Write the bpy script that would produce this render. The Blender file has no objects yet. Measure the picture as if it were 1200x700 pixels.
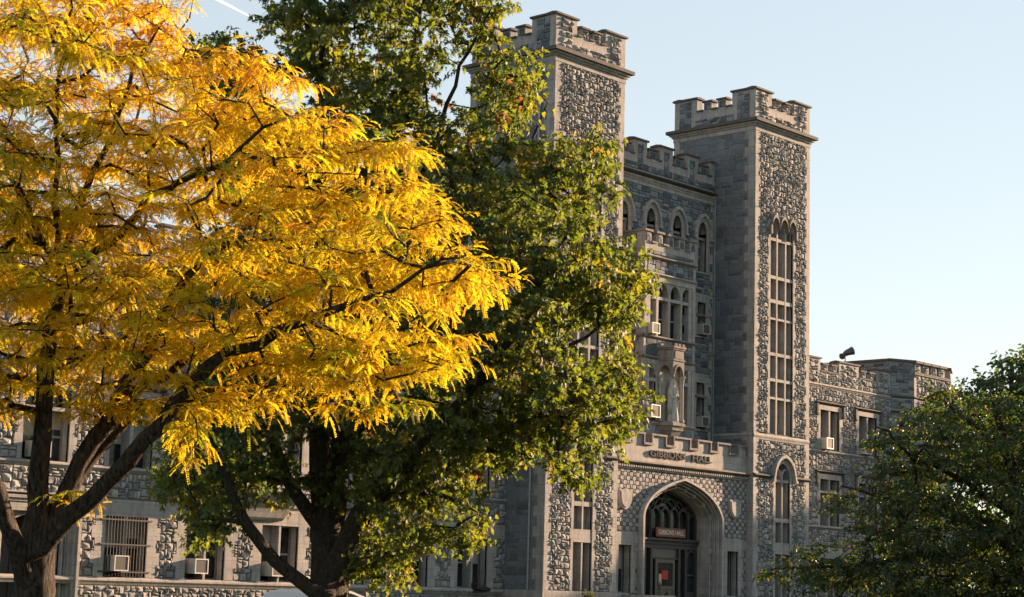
import bpy, bmesh, math, random
import numpy as np
from mathutils import Vector, Matrix
R = math.radians
scene = bpy.context.scene
COL = scene.collection

# ------------------------------------------------------------------ camera
FOC = 2210.55                       # focal length in pixels of a 1200 px wide frame
YAW, PIT, ROL = R(42.16782), R(8.93555), R(1.59762)
CAM = Vector((-61.61489, -42.76220, 1.6))
cF = Vector((math.cos(YAW)*math.cos(PIT), math.sin(YAW)*math.cos(PIT), math.sin(PIT)))
_r = Vector((math.sin(YAW), -math.cos(YAW), 0)); _u = _r.cross(cF)
cR = math.cos(ROL)*_r + math.sin(ROL)*_u
cU = -math.sin(ROL)*_r + math.cos(ROL)*_u
cd = bpy.data.cameras.new('camera'); cam = bpy.data.objects.new('camera', cd); COL.objects.link(cam)
cd.sensor_width = 36; cd.lens = FOC*36/1200; cd.clip_start = 0.5; cd.clip_end = 60000
M = Matrix.Identity(4)
for i in range(3):
    M[i][0] = cR[i]; M[i][1] = cU[i]; M[i][2] = -cF[i]; M[i][3] = CAM[i]
cam.matrix_world = M
scene.camera = cam

# ------------------------------------------------------------------ light
SUN_AZ, SUN_EL = R(-11.5), R(11.5)  # direction towards the sun, azimuth counted from +X
w = bpy.data.worlds.new('World'); scene.world = w; w.use_nodes = True
nt = w.node_tree; bg = nt.nodes['Background']
sky = nt.nodes.new('ShaderNodeTexSky'); sky.sky_type = 'NISHITA'; sky.sun_disc = False
sky.sun_elevation = SUN_EL; sky.sun_rotation = R(90) - SUN_AZ
sky.air_density = 1.0; sky.dust_density = 0.0; sky.ozone_density = 0.7
gm = nt.nodes.new('ShaderNodeGamma'); gm.inputs[1].default_value = .4; nt.links.new(sky.outputs[0], gm.inputs[0]); nt.links.new(gm.outputs[0], bg.inputs[0]); bg.inputs[1].default_value = 0.118
sl = bpy.data.lights.new('sun', 'SUN'); sl.energy = 5.0; sl.angle = R(0.55); sl.color = (1.0, .655, .41)
so = bpy.data.objects.new('sun', sl); COL.objects.link(so)
sd = Vector((math.cos(SUN_AZ)*math.cos(SUN_EL), math.sin(SUN_AZ)*math.cos(SUN_EL), math.sin(SUN_EL)))
so.rotation_euler = sd.to_track_quat('Z', 'Y').to_euler(); so.location = (60, -20, 40)
vs = scene.view_settings; vs.view_transform = 'Standard'; vs.look = 'None'; vs.exposure = 2.1; vs.gamma = 1
vs.use_curve_mapping = False
scene.render.engine = 'CYCLES'

# ------------------------------------------------------------------ materials
def mat(name, rough=.8, spec=.3):
    m = bpy.data.materials.new(name); m.use_nodes = True
    b = m.node_tree.nodes['Principled BSDF']; b.inputs['Roughness'].default_value = rough
    b.inputs['Specular IOR Level'].default_value = spec
    return m, m.node_tree, b
def N(t, k, **kw):
    n = t.nodes.new('ShaderNode'+k)
    for a, v in kw.items(): setattr(n, a, v)
    return n
def pos(t):
    return N(t, 'NewGeometry').outputs['Position']
def noise(t, vec, scale, detail=4, rough=.6):
    n = N(t, 'TexNoise'); n.inputs['Scale'].default_value = scale; n.inputs['Detail'].default_value = detail
    n.inputs['Roughness'].default_value = rough; t.links.new(vec, n.inputs['Vector']); return n.outputs['Fac']
def ramp(t, fac, pts):
    r = N(t, 'ValToRGB'); e = r.color_ramp.elements
    while len(e) < len(pts): e.new(.5)
    for i, (p, c) in enumerate(pts):
        e[i].position = p; e[i].color = (*c, 1)
    t.links.new(fac, r.inputs[0]); return r.outputs[0]
def mix(t, a, b, fac, mode='MIX'):
    m = N(t, 'Mix', data_type='RGBA', blend_type=mode)
    for s, v in ((0, fac), (6, a), (7, b)):
        if isinstance(v, (int, float)): m.inputs[s].default_value = v
        elif isinstance(v, tuple): m.inputs[s].default_value = (*v, 1)
        else: t.links.new(v, m.inputs[s])
    return m.outputs[2]
def mth(t, op, a, b=0.):
    m = N(t, 'Math', operation=op)
    for i, v in enumerate((a, b)):
        if isinstance(v, (int, float)): m.inputs[i].default_value = v
        else: t.links.new(v, m.inputs[i])
    return m.outputs[0]
def bump(t, b, h, strength, dist):
    n = N(t, 'Bump'); n.inputs['Strength'].default_value = strength; n.inputs['Distance'].default_value = dist
    t.links.new(h, n.inputs['Height']); t.links.new(n.outputs[0], b.inputs['Normal'])
def wallvec(t, s=1.0):
    p = N(t, 'SeparateXYZ'); t.links.new(pos(t), p.inputs[0])
    c = N(t, 'CombineXYZ'); t.links.new(mth(t, 'ADD', p.outputs[0], p.outputs[1]), c.inputs[0]); t.links.new(p.outputs[2], c.inputs[1])
    return c.outputs[0]

def m_stone(name, pts, bs=.9, bd=.02):
    m, t, b = mat(name, .9, .25); P = pos(t)
    a = N(t, 'Attribute', attribute_name='tone')
    n1 = noise(t, P, 9, 5, .7); n2 = noise(t, P, 45, 3, .6); n3 = noise(t, P, .35, 3)
    f = mth(t, 'ADD', a.outputs['Fac'], mth(t, 'MULTIPLY', mth(t, 'SUBTRACT', n1, .5), .55))
    c = ramp(t, f, pts)
    c = mix(t, c, (.05, .055, .06), mth(t, 'MULTIPLY', ramp(t, n3, [(.5, (0,)*3), (.75, (1,)*3)]), .45))
    c = mix(t, c, (.5, .48, .45), mth(t, 'MULTIPLY', ramp(t, n2, [(.58, (0,)*3), (.8, (1,)*3)]), .3))
    t.links.new(c, b.inputs['Base Color'])
    bump(t, b, mth(t, 'ADD', n1, mth(t, 'MULTIPLY', n2, .5)), bs, bd)
    return m
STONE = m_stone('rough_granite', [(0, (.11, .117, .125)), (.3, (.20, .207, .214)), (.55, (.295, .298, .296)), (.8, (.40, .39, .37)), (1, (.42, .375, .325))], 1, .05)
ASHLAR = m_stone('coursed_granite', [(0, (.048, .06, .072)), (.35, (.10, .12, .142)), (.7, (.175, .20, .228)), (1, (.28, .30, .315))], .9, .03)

def m_lime(name, base, dark, bw=.75, bh=.3, joint=.35):
    m, t, b = mat(name, .85, .25); P = pos(t); v = wallvec(t)
    br = N(t, 'TexBrick'); t.links.new(v, br.inputs['Vector']); br.inputs['Scale'].default_value = 1
    br.inputs['Brick Width'].default_value = bw; br.inputs['Row Height'].default_value = bh
    br.inputs['Mortar Size'].default_value = .008; br.inputs['Mortar Smooth'].default_value = .3
    br.inputs['Color1'].default_value = (*base, 1); br.inputs['Color2'].default_value = (*[x*.86 for x in base], 1)
    br.inputs['Mortar'].default_value = (*[x*joint*1.6 for x in base], 1)
    n1 = noise(t, P, 2.2, 6, .7); n2 = noise(t, P, 30, 3)
    mp = N(t, 'Mapping'); mp.inputs['Scale'].default_value = (5, 5, .5); t.links.new(P, mp.inputs[0]); n3 = noise(t, mp.outputs[0], 1.3, 5, .65)
    c = mix(t, br.outputs[0], dark, mth(t, 'MULTIPLY', ramp(t, n1, [(.42, (0,)*3), (.78, (1,)*3)]), .75))
    c = mix(t, c, dark, mth(t, 'MULTIPLY', ramp(t, n3, [(.46, (0,)*3), (.7, (1,)*3)]), .75))
    c = mix(t, c, (.3, .3, .3), mth(t, 'MULTIPLY', n2, .25))
    t.links.new(c, b.inputs['Base Color'])
    bump(t, b, mth(t, 'SUBTRACT', mth(t, 'ADD', n2, mth(t, 'MULTIPLY', n1, .6)), mth(t, 'MULTIPLY', br.outputs['Fac'], 1.2)), .5, .012)
    return m
LIME = m_lime('limestone', (.385, .368, .348), (.15, .143, .137))
LIME2 = m_lime('weathered_limestone', (.24, .215, .195), (.07, .06, .055))
COPE = m_lime('dark_coping_stone', (.085, .076, .071), (.03, .027, .026), 1.2, 3)

def m_plain(name, c, rough=.6, spec=.3, metal=0, var=.25, sc=6, bd=0.004):
    m, t, b = mat(name, rough, spec); P = pos(t); n = noise(t, P, sc, 5, .65)
    t.links.new(mix(t, c, tuple(x*(1-var*2) for x in c), n), b.inputs['Base Color'])
    b.inputs['Metallic'].default_value = metal
    bump(t, b, noise(t, P, sc*6, 3), .3, bd)
    return m
MORTAR = m_plain('mortar', (.24, .235, .23), .95, .1)
MORTAR_D = m_plain('dark_mortar', (.21, .205, .195), .95, .1)
PANEL = m_plain('stone_infill_panel', (.26, .245, .23), .8, .2)
SASH = m_plain('painted_sash', (.28, .29, .29), .5)
WHITE = m_plain('white_casing', (.58, .57, .54), .5, .4, var=.22, sc=4)
GRILLE = m_plain('grey_grille', (.16, .15, .14), .6)
IRON = m_plain('dark_iron', (.035, .032, .03), .55, .4)
BRONZE = m_plain('dark_bronze', (.05, .048, .045), .5, .5)
ALU = m_plain('aged_aluminium', (.15, .14, .12), .4, .5, .3)
PIPE = m_plain('galvanised_pipe', (.33, .36, .38), .5, .4, .2)
ROOF = m_plain('flat_roofing', (.09, .09, .09), .9)
REDB = m_plain('red_brown_sign', (.22, .085, .055), .6, var=.1)
SIGNW = m_plain('sign_white', (.7, .68, .62), .6, var=.05)
RED = m_plain('red_notice', (.5, .05, .03), .6, var=.05)
ORANGE = m_plain('faded_orange', (.52, .27, .07), .7, var=.12)
CREAM = m_plain('faded_cream', (.55, .45, .32), .7, var=.08)
def m_glass():
    m, t, b = mat('window_glass', .12, .5); P = pos(t)
    t.links.new(ramp(t, noise(t, P, 1.1, 2), [(.35, (.006, .008, .010)), (.65, (.03, .035, .04))]), b.inputs['Base Color'])
    bump(t, b, noise(t, P, 2.5, 2), .15, .02); return m
GLASS = m_glass()

# ------------------------------------------------------------------ objects
ROOTS = {}
def root(name, label, cat, loc, group=None):
    o = bpy.data.objects.new(name, None); COL.objects.link(o); o.location = loc; o.empty_display_size = .3
    o['label'] = label; o['category'] = cat
    if group: o['group'] = group
    ROOTS[o.name] = Vector(loc); return o
def base_of(p):
    while p is not None and p.parent is not None: p = p.parent
    return Vector(p.location) if p is not None else Vector((0, 0, 0))
class Fr:
    """a wall plane: u runs along the wall, w outwards, z up"""
    def __init__(s, o, t, n): s.o, s.t, s.n = o, t, n
    def p(s, u, w, z): return (s.o[0]+u*s.t[0]+w*s.n[0], s.o[1]+u*s.t[1]+w*s.n[1], z)
def front(y): return Fr((0, y), (1, 0), (0, -1))
def leftf(x): return Fr((x, 0), (0, 1), (-1, 0))
def rightf(x): return Fr((x, 0), (0, 1), (1, 0))
def backf(y): return Fr((0, y), (1, 0), (0, 1))
class MB:
    def __init__(s): s.v = []; s.f = []; s.t = []; s.mi = []; s.pc = []; s.np = 0
    def add(s, vs, fs, tone=.5, mi=0):
        b = len(s.v); s.v += vs; s.t += [tone]*len(vs); s.pc += [s.np]*len(vs); s.np += 1
        for f in fs: s.f.append([b+i for i in f]); s.mi.append(mi)
    def fbox(s, fr, u0, u1, w0, w1, z0, z1, tone=.5, mi=0):
        p = fr.p
        s.add([p(u0,w0,z0),p(u1,w0,z0),p(u1,w1,z0),p(u0,w1,z0),p(u0,w0,z1),p(u1,w0,z1),p(u1,w1,z1),p(u0,w1,z1)],
              [(0,1,2,3),(7,6,5,4),(0,4,5,1),(1,5,6,2),(2,6,7,3),(3,7,4,0)], tone, mi)
    def box(s, a, b, tone=.5, mi=0): s.fbox(Fr((0,0),(1,0),(0,1)), a[0], b[0], a[1], b[1], a[2], b[2], tone, mi)
    def cope(s, fr, u0, u1, w0, w1, z0, z1, slope=.07, tone=.5):
        """coping: slab whose top falls towards the front and the back"""
        p = fr.p; wm = (w0+w1)/2
        s.add([p(u0,w0,z0),p(u1,w0,z0),p(u1,w1,z0),p(u0,w1,z0),p(u0,w0,z1-slope),p(u1,w0,z1-slope),p(u1,w1,z1-slope),p(u0,w1,z1-slope),
               p(u0+min(.06,(u1-u0)/4),wm,z1),p(u1-min(.06,(u1-u0)/4),wm,z1)],
              [(0,1,2,3),(0,4,5,1),(1,5,6,2),(2,6,7,3),(3,7,4,0),(4,8,9,5),(5,9,6),(6,9,8,7),(7,8,4)], tone)
    def prism(s, fr, poly, w0, w1, tone=.5, mi=0):
        n = len(poly); vs = [fr.p(u, w0, z) for u, z in poly]+[fr.p(u, w1, z) for u, z in poly]
        s.add(vs, [tuple(range(n)), tuple(range(2*n-1, n-1, -1))]+[(i, (i+1) % n, n+(i+1) % n, n+i) for i in range(n)], tone, mi)
    def ring(s, fr, A, B, w0, w1, tone=.5):
        """solid between two matching polylines A and B of (u,z)"""
        n = len(A)
        vs = [fr.p(u, w0, z) for u, z in A]+[fr.p(u, w0, z) for u, z in B]+[fr.p(u, w1, z) for u, z in A]+[fr.p(u, w1, z) for u, z in B]
        fs = []
        for i in range(n-1):
            fs += [(i, i+1, n+i+1, n+i), (2*n+i, 3*n+i, 3*n+i+1, 2*n+i+1), (i, 2*n+i, 2*n+i+1, i+1), (n+i, n+i+1, 3*n+i+1, 3*n+i)]
        fs += [(0, n, 3*n, 2*n), (n-1, 3*n-1, 4*n-1, 2*n-1)]
        s.add(vs, fs, tone)
    def lathe(s, c, prof, seg=12, tone=.5, mi=0, sx=1, sy=1):
        vs = []; fs = []
        for r, z in prof:
            for k in range(seg):
                a = 2*math.pi*k/seg; vs.append((c[0]+r*sx*math.cos(a), c[1]+r*sy*math.sin(a), c[2]+z))
        for i in range(len(prof)-1):
            for k in range(seg):
                k2 = (k+1) % seg; fs.append((i*seg+k, i*seg+k2, (i+1)*seg+k2, (i+1)*seg+k))
        fs += [tuple(range(seg))[::-1], tuple(range((len(prof)-1)*seg, len(prof)*seg))]
        s.add(vs, fs, tone, mi)
    def tube(s, pts, rad, seg=8, tone=.5):
        pts = [Vector(p) for p in pts]; n = len(pts); vs = []; fs = []
        if not hasattr(rad, '__len__'): rad = [rad]*n
        ref = Vector((.3, .2, 1)).normalized() if abs((pts[-1]-pts[0]).normalized().z) < .9 else Vector((1, .1, 0)).normalized()
        for i in range(n):
            d = (pts[min(i+1, n-1)]-pts[max(i-1, 0)]).normalized(); a = d.cross(ref).normalized(); b = d.cross(a)
            for k in range(seg):
                q = 2*math.pi*k/seg; vs.append(tuple(pts[i]+rad[i]*(math.cos(q)*a+math.sin(q)*b)))
        for i in range(n-1):
            for k in range(seg):
                k2 = (k+1) % seg; fs.append((i*seg+k, i*seg+k2, (i+1)*seg+k2, (i+1)*seg+k))
        fs += [tuple(range(seg))[::-1], tuple(range((n-1)*seg, n*seg))]
        s.add(vs, fs, tone)
    def clusters(s, tol=.035):
        """lists of faces whose solids touch one another, so that each separate piece becomes a part of its own"""
        V = np.array(s.v); lab = np.array(s.pc); n = lab.max()+1 if len(lab) else 0
        lo = np.full((n, 3), 1e9); hi = np.full((n, 3), -1e9); np.minimum.at(lo, lab, V); np.maximum.at(hi, lab, V)
        up = list(range(n))
        def fd(i):
            while up[i] != i: up[i] = up[up[i]]; i = up[i]
            return i
        order = np.argsort(lo[:, 2]); lo2 = lo-tol; act = []
        for i in order:
            act = [j for j in act if hi[j, 2] >= lo2[i, 2]]
            if act:
                a = np.array(act); m = (hi[a, 0] >= lo2[i, 0]) & (lo[a, 0] <= hi[i, 0]+tol) & (hi[a, 1] >= lo2[i, 1]) & (lo[a, 1] <= hi[i, 1]+tol)
                for j in a[m]:
                    p, q = fd(int(i)), fd(int(j))
                    if p != q: up[p] = q
            act.append(int(i))
        out = {}
        for fi, f in enumerate(s.f): out.setdefault(fd(int(lab[f[0]])), []).append(fi)
        return sorted(out.values(), key=lambda L: -len(L))
    def build_split(s, name, mats, parent=None, tri=False):
        for L in s.clusters():
            m = MB(); idx = {}
            for fi in L:
                f = s.f[fi]
                for v in f:
                    if v not in idx: idx[v] = len(m.v); m.v.append(s.v[v]); m.t.append(s.t[v])
                m.f.append([idx[v] for v in f]); m.mi.append(s.mi[fi])
            m.build(name, mats, parent, tri=tri)
    def build(s, name, mats, parent=None, smooth=False, tri=False, bevel=0):
        if not s.f: return None
        if not isinstance(mats, (list, tuple)): mats = [mats]
        me = bpy.data.meshes.new(name); b = base_of(parent)
        me.from_pydata([(x-b.x, y-b.y, z-b.z) for x, y, z in s.v], [], s.f)
        a = me.attributes.new('tone', 'FLOAT', 'POINT'); a.data.foreach_set('value', s.t)
        for m in mats: me.materials.append(m)
        me.polygons.foreach_set('material_index', s.mi)
        bm = bmesh.new(); bm.from_mesh(me); bmesh.ops.recalc_face_normals(bm, faces=bm.faces[:])
        if tri: bmesh.ops.triangulate(bm, faces=[f for f in bm.faces if len(f.verts) > 4])
        bm.to_mesh(me); bm.free()
        if smooth: me.polygons.foreach_set('use_smooth', [True]*len(me.polygons))
        me.update()
        o = bpy.data.objects.new(name, me); COL.objects.link(o)
        if parent is not None: o.parent = parent
        return o
def tag(o, label=None, cat=None, group=None, kind=None):
    if label: o['label'] = label
    if cat: o['category'] = cat
    if group: o['group'] = group
    if kind: o['kind'] = kind
    return o

# ------------------------------------------------------------------ masonry helpers
def stones(mb, fr, u0, u1, z0, z1, holes=(), cu=.13, cz=.13, mw=4, mh=2, relief=.1, gap=.012, seed=1, w=0., rough=True, tlo=.1, thi=.9, keep=None):
    """irregular squared rubble filling a rectangle, each stone a faceted block of its own"""
    rnd = random.Random(seed); nu = max(1, round((u1-u0)/cu)); nz = max(1, round((z1-z0)/cz)); cu = (u1-u0)/nu; cz = (z1-z0)/nz
    H = [h for h in holes if h[0] < u1 and h[1] > u0 and h[2] < z1 and h[3] > z0]
    occ = np.zeros((nz, nu), bool)
    uc = u0+(np.arange(nu)+.5)*cu; zc = z0+(np.arange(nz)+.5)*cz
    for a, b, c, d in H: occ[np.ix_((zc > c) & (zc < d), (uc > a) & (uc < b))] = True
    for j in range(nz):
        for i in range(nu):
            if occ[j, i]: continue
            W = rnd.choice([2, 2, 3, 3, mw, mw]) if mw > 2 else rnd.choice([1, 2, 2]); Hh = rnd.choice([1]*2+[mh]*3)
            if rnd.random() < .12: W = 1
            a = 1
            while a < W and i+a < nu and not occ[j, i+a]: a += 1
            h = 1
            while h < Hh and j+h < nz and not occ[j+h, i:i+a].any(): h += 1
            occ[j:j+h, i:i+a] = True
            x0, x1, y0, y1 = u0+i*cu, u0+(i+a)*cu, z0+j*cz, z0+(j+h)*cz
            if keep and not keep((x0+x1)/2, (y0+y1)/2): continue
            for p, q, r_, s_ in H:
                if p < x1 and q > x0 and r_ < y1 and s_ > y0:
                    cuts = [(q-x0, 0), (x1-p, 1), (s_-y0, 2), (y1-r_, 3)]; c, k = min(cuts)
                    if k == 0: x0 = q
                    elif k == 1: x1 = p
                    elif k == 2: y0 = s_
                    else: y1 = r_
            if x1-x0 < .05 or y1-y0 < .05: continue
            g = gap; x0 += g; x1 -= g; y0 += g; y1 -= g; dx, dz = x1-x0, y1-y0
            if dx < .02 or dz < .02: continue
            R1 = lambda lo, hi: lo+(hi-lo)*rnd.random()
            if rough: ins = .24; lv = [relief*R1(.15, .8) for _ in range(4)]; ap = relief*R1(.5, 1.35)
            else: ins = .07; lv = [relief*R1(.5, 1.) for _ in range(4)]; ap = relief*R1(.6, 1.4)
            q = [(x0+dx*R1(.03, ins), y0+dz*R1(.03, ins)), (x1-dx*R1(.03, ins), y0+dz*R1(.03, ins)),
                 (x1-dx*R1(.03, ins), y1-dz*R1(.03, ins)), (x0+dx*R1(.03, ins), y1-dz*R1(.03, ins))]
            vs = [fr.p(x0, w-.03, y0), fr.p(x1, w-.03, y0), fr.p(x1, w-.03, y1), fr.p(x0, w-.03, y1)]
            vs += [fr.p(q[k][0], w+lv[k], q[k][1]) for k in range(4)]
            vs.append(fr.p(x0+dx*R1(.3, .7), w+ap, y0+dz*R1(.3, .7)))
            mb.add(vs, [(0,1,5,4),(1,2,6,5),(2,3,7,6),(3,0,4,7),(4,5,8),(5,6,8),(6,7,8),(7,4,8)], R1(tlo, thi))
def backing(mb, fr, u0, u1, z0, z1, holes=(), w0=-.45, w1=-.012):
    """solid wall with real openings"""
    H = [(max(a, u0), min(b, u1), max(c, z0), min(d, z1)) for a, b, c, d in holes if a < u1 and b > u0 and c < z1 and d > z0]
    zs = sorted({z0, z1, *[h[2] for h in H], *[h[3] for h in H]})
    for c, d in zip(zs, zs[1:]):
        m = (c+d)/2; cut = sorted([(h[0], h[1]) for h in H if h[2] < m < h[3]]); x = u0
        for a, b in cut:
            if a > x+1e-4: mb.fbox(fr, x, a, w0, w1, c, d)
            x = max(x, b)
        if x < u1-1e-4: mb.fbox(fr, x, u1, w0, w1, c, d)
def quoin(mb, H, fr, ue, side, z0, z1, a=.3, b=.44, step=.33, w=.02, ph=0):
    """toothed limestone edge; side +1 means the quoin runs to larger u"""
    z = z0; k = ph
    while z < z1-.02:
        e = min(z+step, z1); L = a if k % 2 else b
        r = (ue, ue+L) if side > 0 else (ue-L, ue)
        mb.fbox(fr, r[0], r[1], -.4, w+.004*(k % 2), z+.003, e-.003); H.append((r[0], r[1], z, e)); z = e; k += 1
def ptarch(x0, x1, zs, h, n=12, p=2.5, k=.84):
    """pointed arch from (x0,zs) over the apex to (x1,zs)"""
    out = []
    for i in range(n+1):
        s = -1+2*i/n; t = abs(s); out.append(((x0+x1)/2+s*(x1-x0)/2, zs+h*(k*max(0, 1-t**p)**.62+(1-k)*(1-t))))
    return out
def string(mb, fr, u0, u1, z0, z1, proud, back=-.3):
    """moulded string course: sloped top over a drip"""
    p = fr.p; h = z1-z0
    sec = [(back, z0), (.01, z0), (proud*.45, z0+h*.25), (proud, z0+h*.5), (proud, z0+h*.72), (.01, z1), (back, z1)]
    vs = [p(u0, a, z) for a, z in sec]+[p(u1, a, z) for a, z in sec]; n = len(sec)
    mb.add(vs, [tuple(range(n)), tuple(range(2*n-1, n-1, -1))]+[(i, (i+1) % n, n+(i+1) % n, n+i) for i in range(n)])
def merlons(ml, mc, ms, fr, L, zs, zt, th=.38, ov=.06, seed=3, patch=True, relief=.05, wf=0.):
    for a, b, *r in L:
        t = r[0] if r else zt
        ml.fbox(fr, a, b, wf-th, wf, zs, t-.12)
        mc.cope(fr, a-ov, b+ov, wf-th-ov, wf+ov, t-.12, t, .05)
        if patch and b-a > .3:
            m = min(.26, (b-a)*.26); stones(ms, fr, a+m, b-m, zs+.02, t-.2, (), .12, .12, 3, 2, relief, .008, seed, w=wf); seed += 1

BLIND = m_plain('window_blind', (.30, .30, .28), .8, var=.05)
MORTAR_F = m_plain('front_mortar', (.30, .28, .26), .95, .1)

# ------------------------------------------------------------------ the hall
HX, HZ = -4.3, 0.9
hall = root('stone_hall', 'grey granite and limestone collegiate gothic hall with two battlemented towers and an arched entrance', 'building', (HX, 0, HZ))
NAVE = {'b': [], 's': []}

WR = random.Random(44)
def window(fr, x0, x1, z0, segs, n=2, mull=.1, lights=None, jamb=.2, lintel=.3, sill=.0, tooth=.12, depth=.30, hood=None, bigarch=None, sash=True, S=None, B=None, lime=LIME, jw=.03, rail=True):
    """stone window; segs = [(z0, z1, kind)] from the bottom up, kind glass / panel / arch"""
    z1 = segs[-1][1]; top = bigarch[0]+bigarch[1] if bigarch else z1
    B.append((x0, x1, z0, top))
    m = MB(); pane = MB(); sh = MB(); pan = MB(); bl = MB()
    if lights is None:
        lw = (x1-x0-(n-1)*mull)/n; lights = [(x0+i*(lw+mull), x0+i*(lw+mull)+lw) for i in range(n)]
    # jambs
    if jamb:
        z = z0; k = 0
        while z < top-.02:
            e = min(z+.36, top); t = tooth if k % 2 else 0
            m.fbox(fr, x0-jamb-t, x0, -.4, jw+.003*(k % 2), z+.002, e-.002); m.fbox(fr, x1, x1+jamb+t, -.4, jw+.003*(k % 2), z+.002, e-.002)
            S.append((x0-jamb-t, x0, z, e)); S.append((x1, x1+jamb+t, z, e)); z = e; k += 1
        S.append((x0, x1, z0, top))
        # splayed inner edge
        for a, d in ((x0, 1), (x1, -1)):
            m.fbox(fr, min(a, a+d*.03), max(a, a+d*.03), -.3, -.08, z0, z1)
    if lintel and not bigarch:
        m.fbox(fr, x0-jamb-.03, x1+jamb+.03, -.4, jw+.002, z1, z1+lintel); S.append((x0-jamb-.03, x1+jamb+.03, z1, z1+lintel))
    if sill:
        m.prism(Fr(fr.p(x0-jamb, 0, 0)[:2], (-fr.n[0], -fr.n[1]), fr.t), [(-.09, z0-sill), (.35, z0-sill), (.35, z0+.06), (-.02, z0-.02), (-.09, z0-.06)], 0, x1-x0+2*jamb)
        S.append((x0-jamb, x1+jamb, z0-sill, z0))
    for (a, b), (c, d) in zip(lights, lights[1:]):
        zt = z1 if not bigarch else bigarch[0]+bigarch[1]*.5
        m.prism(Fr(fr.p(b, 0, 0)[:2], (-fr.n[0], -fr.n[1]), fr.t), [(depth, z0), (.002, z0), (.002, zt), (depth, zt)], 0, c-b)
    for (a, b, k), (c, d, k2) in zip(segs, segs[1:]):
        if c-b > .01: m.fbox(fr, x0, x1, -depth-.01, -.006, b, c)
    for a, b, k in segs:
        for p, q in lights:
            if k == 'arch':
                hh = min((q-p)*.75, (b-a)*.7); arc = ptarch(p, q, b-hh-.04, hh, 10)
                m.prism(fr, [(p, b)]+arc+[(q, b)], -depth, -.012)
                pane.fbox(fr, p, q, -depth-.03, -depth, a, b)
            elif k == 'glass':
                pane.fbox(fr, p, q, -depth-.03, -depth, a, b)
            else:
                pan.fbox(fr, p, q, -depth+.02, -depth+.10, a, b)
            if sash and k == 'glass' and b-a > 1.2 and WR.random() < .45:
                bl.fbox(fr, p, q, -depth, -depth+.006, b-(b-a)*WR.choice([.2, .35, .5, .5]), b)
            if sash and k in ('glass', 'arch'):
                s = .045; y0, y1 = -depth, -depth+.04
                sh.fbox(fr, p, p+s, y0, y1, a, b); sh.fbox(fr, q-s, q, y0, y1, a, b)
                sh.fbox(fr, p+s, q-s, y0, y1-.002, a, a+s)
                if k == 'glass': sh.fbox(fr, p+s, q-s, y0, y1-.002, b-s, b)
                if rail and b-a > 1.1: sh.fbox(fr, p+s, q-s, y0, y1+.012, (a+b)/2-.03, (a+b)/2+.03)
    if bigarch:
        zs, h = bigarch
        arc = ptarch(x0, x1, zs, h, 16)
        m.prism(fr, [(x0, zs+h+.001)]+[(x0, zs)]+arc[1:-1]+[(x1, zs), (x1, zs+h+.001)], -.4, jw-.004)
        S.append((x0-.02, x1+.02, zs, zs+h))
        pane.fbox(fr, x0, x1, -depth-.03, -depth, zs, zs+h)
        # outer voussoirs
        ov = .2; A = ptarch(x0-ov, x1+ov, zs, h+ov*1.1, 16); I = ptarch(x0, x1, zs, h, 16)
        m.ring(fr, I, A, -.1, jw+.006)
        for i in range(len(I)-1): pass
        nn = 10
        for i in range(nn):
            za, zb = zs+(h+ov)*i/nn, zs+(h+ov)*(i+1)/nn
            xs = [x for x, z in A if z >= za]
            if xs: S.append((min(xs), max(xs), za, zb))
        if len(lights) > 1:
            bw = .05
            for (p, q) in lights:
                hh = min(h*.62, (q-p)*.95); a1 = ptarch(p, q, zs, hh, 8); a2 = ptarch(p-bw, q+bw, zs, hh+bw*1.3, 8)
                m.ring(fr, a1, a2, -depth, -.03)
        if hood:
            pr, dr = hood; A2 = ptarch(x0-ov-.0, x1+ov, zs, h+ov*1.1, 16); A3 = ptarch(x0-ov-.1, x1+ov+.1, zs, h+ov*1.1+.13, 16)
            m.ring(fr, [(A2[0][0], zs-dr)]+A2+[(A2[-1][0], zs-dr)], [(A3[0][0], zs-dr)]+A3+[(A3[-1][0], zs-dr)], -.05, pr)
            for sx in (A3[0][0]-.04, A3[-1][0]-.1): m.fbox(fr, sx, sx+.14, -.05, pr+.02, zs-dr-.1, zs-dr)
    wo = m.build('window', lime, hall, tri=True)
    pane.build('pane', GLASS, wo); sh.build('sash', SASH, wo); pan.build('infill_panel', PANEL, wo); bl.build('blind', BLIND, wo)
    return wo
def label_hood(fr, x0, x1, z0, z1, drop=.5, proud=.13):
    m = MB(); string(m, fr, x0, x1, z0, z1, proud)
    for a in (x0, x1-.12):
        m.fbox(fr, a, a+.12, -.05, proud-.02, z0-drop, z0); m.fbox(fr, a-.02, a+.14, -.05, proud+.02, z0-drop-.08, z0-drop)
    return m

GZ = 0.9
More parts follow.
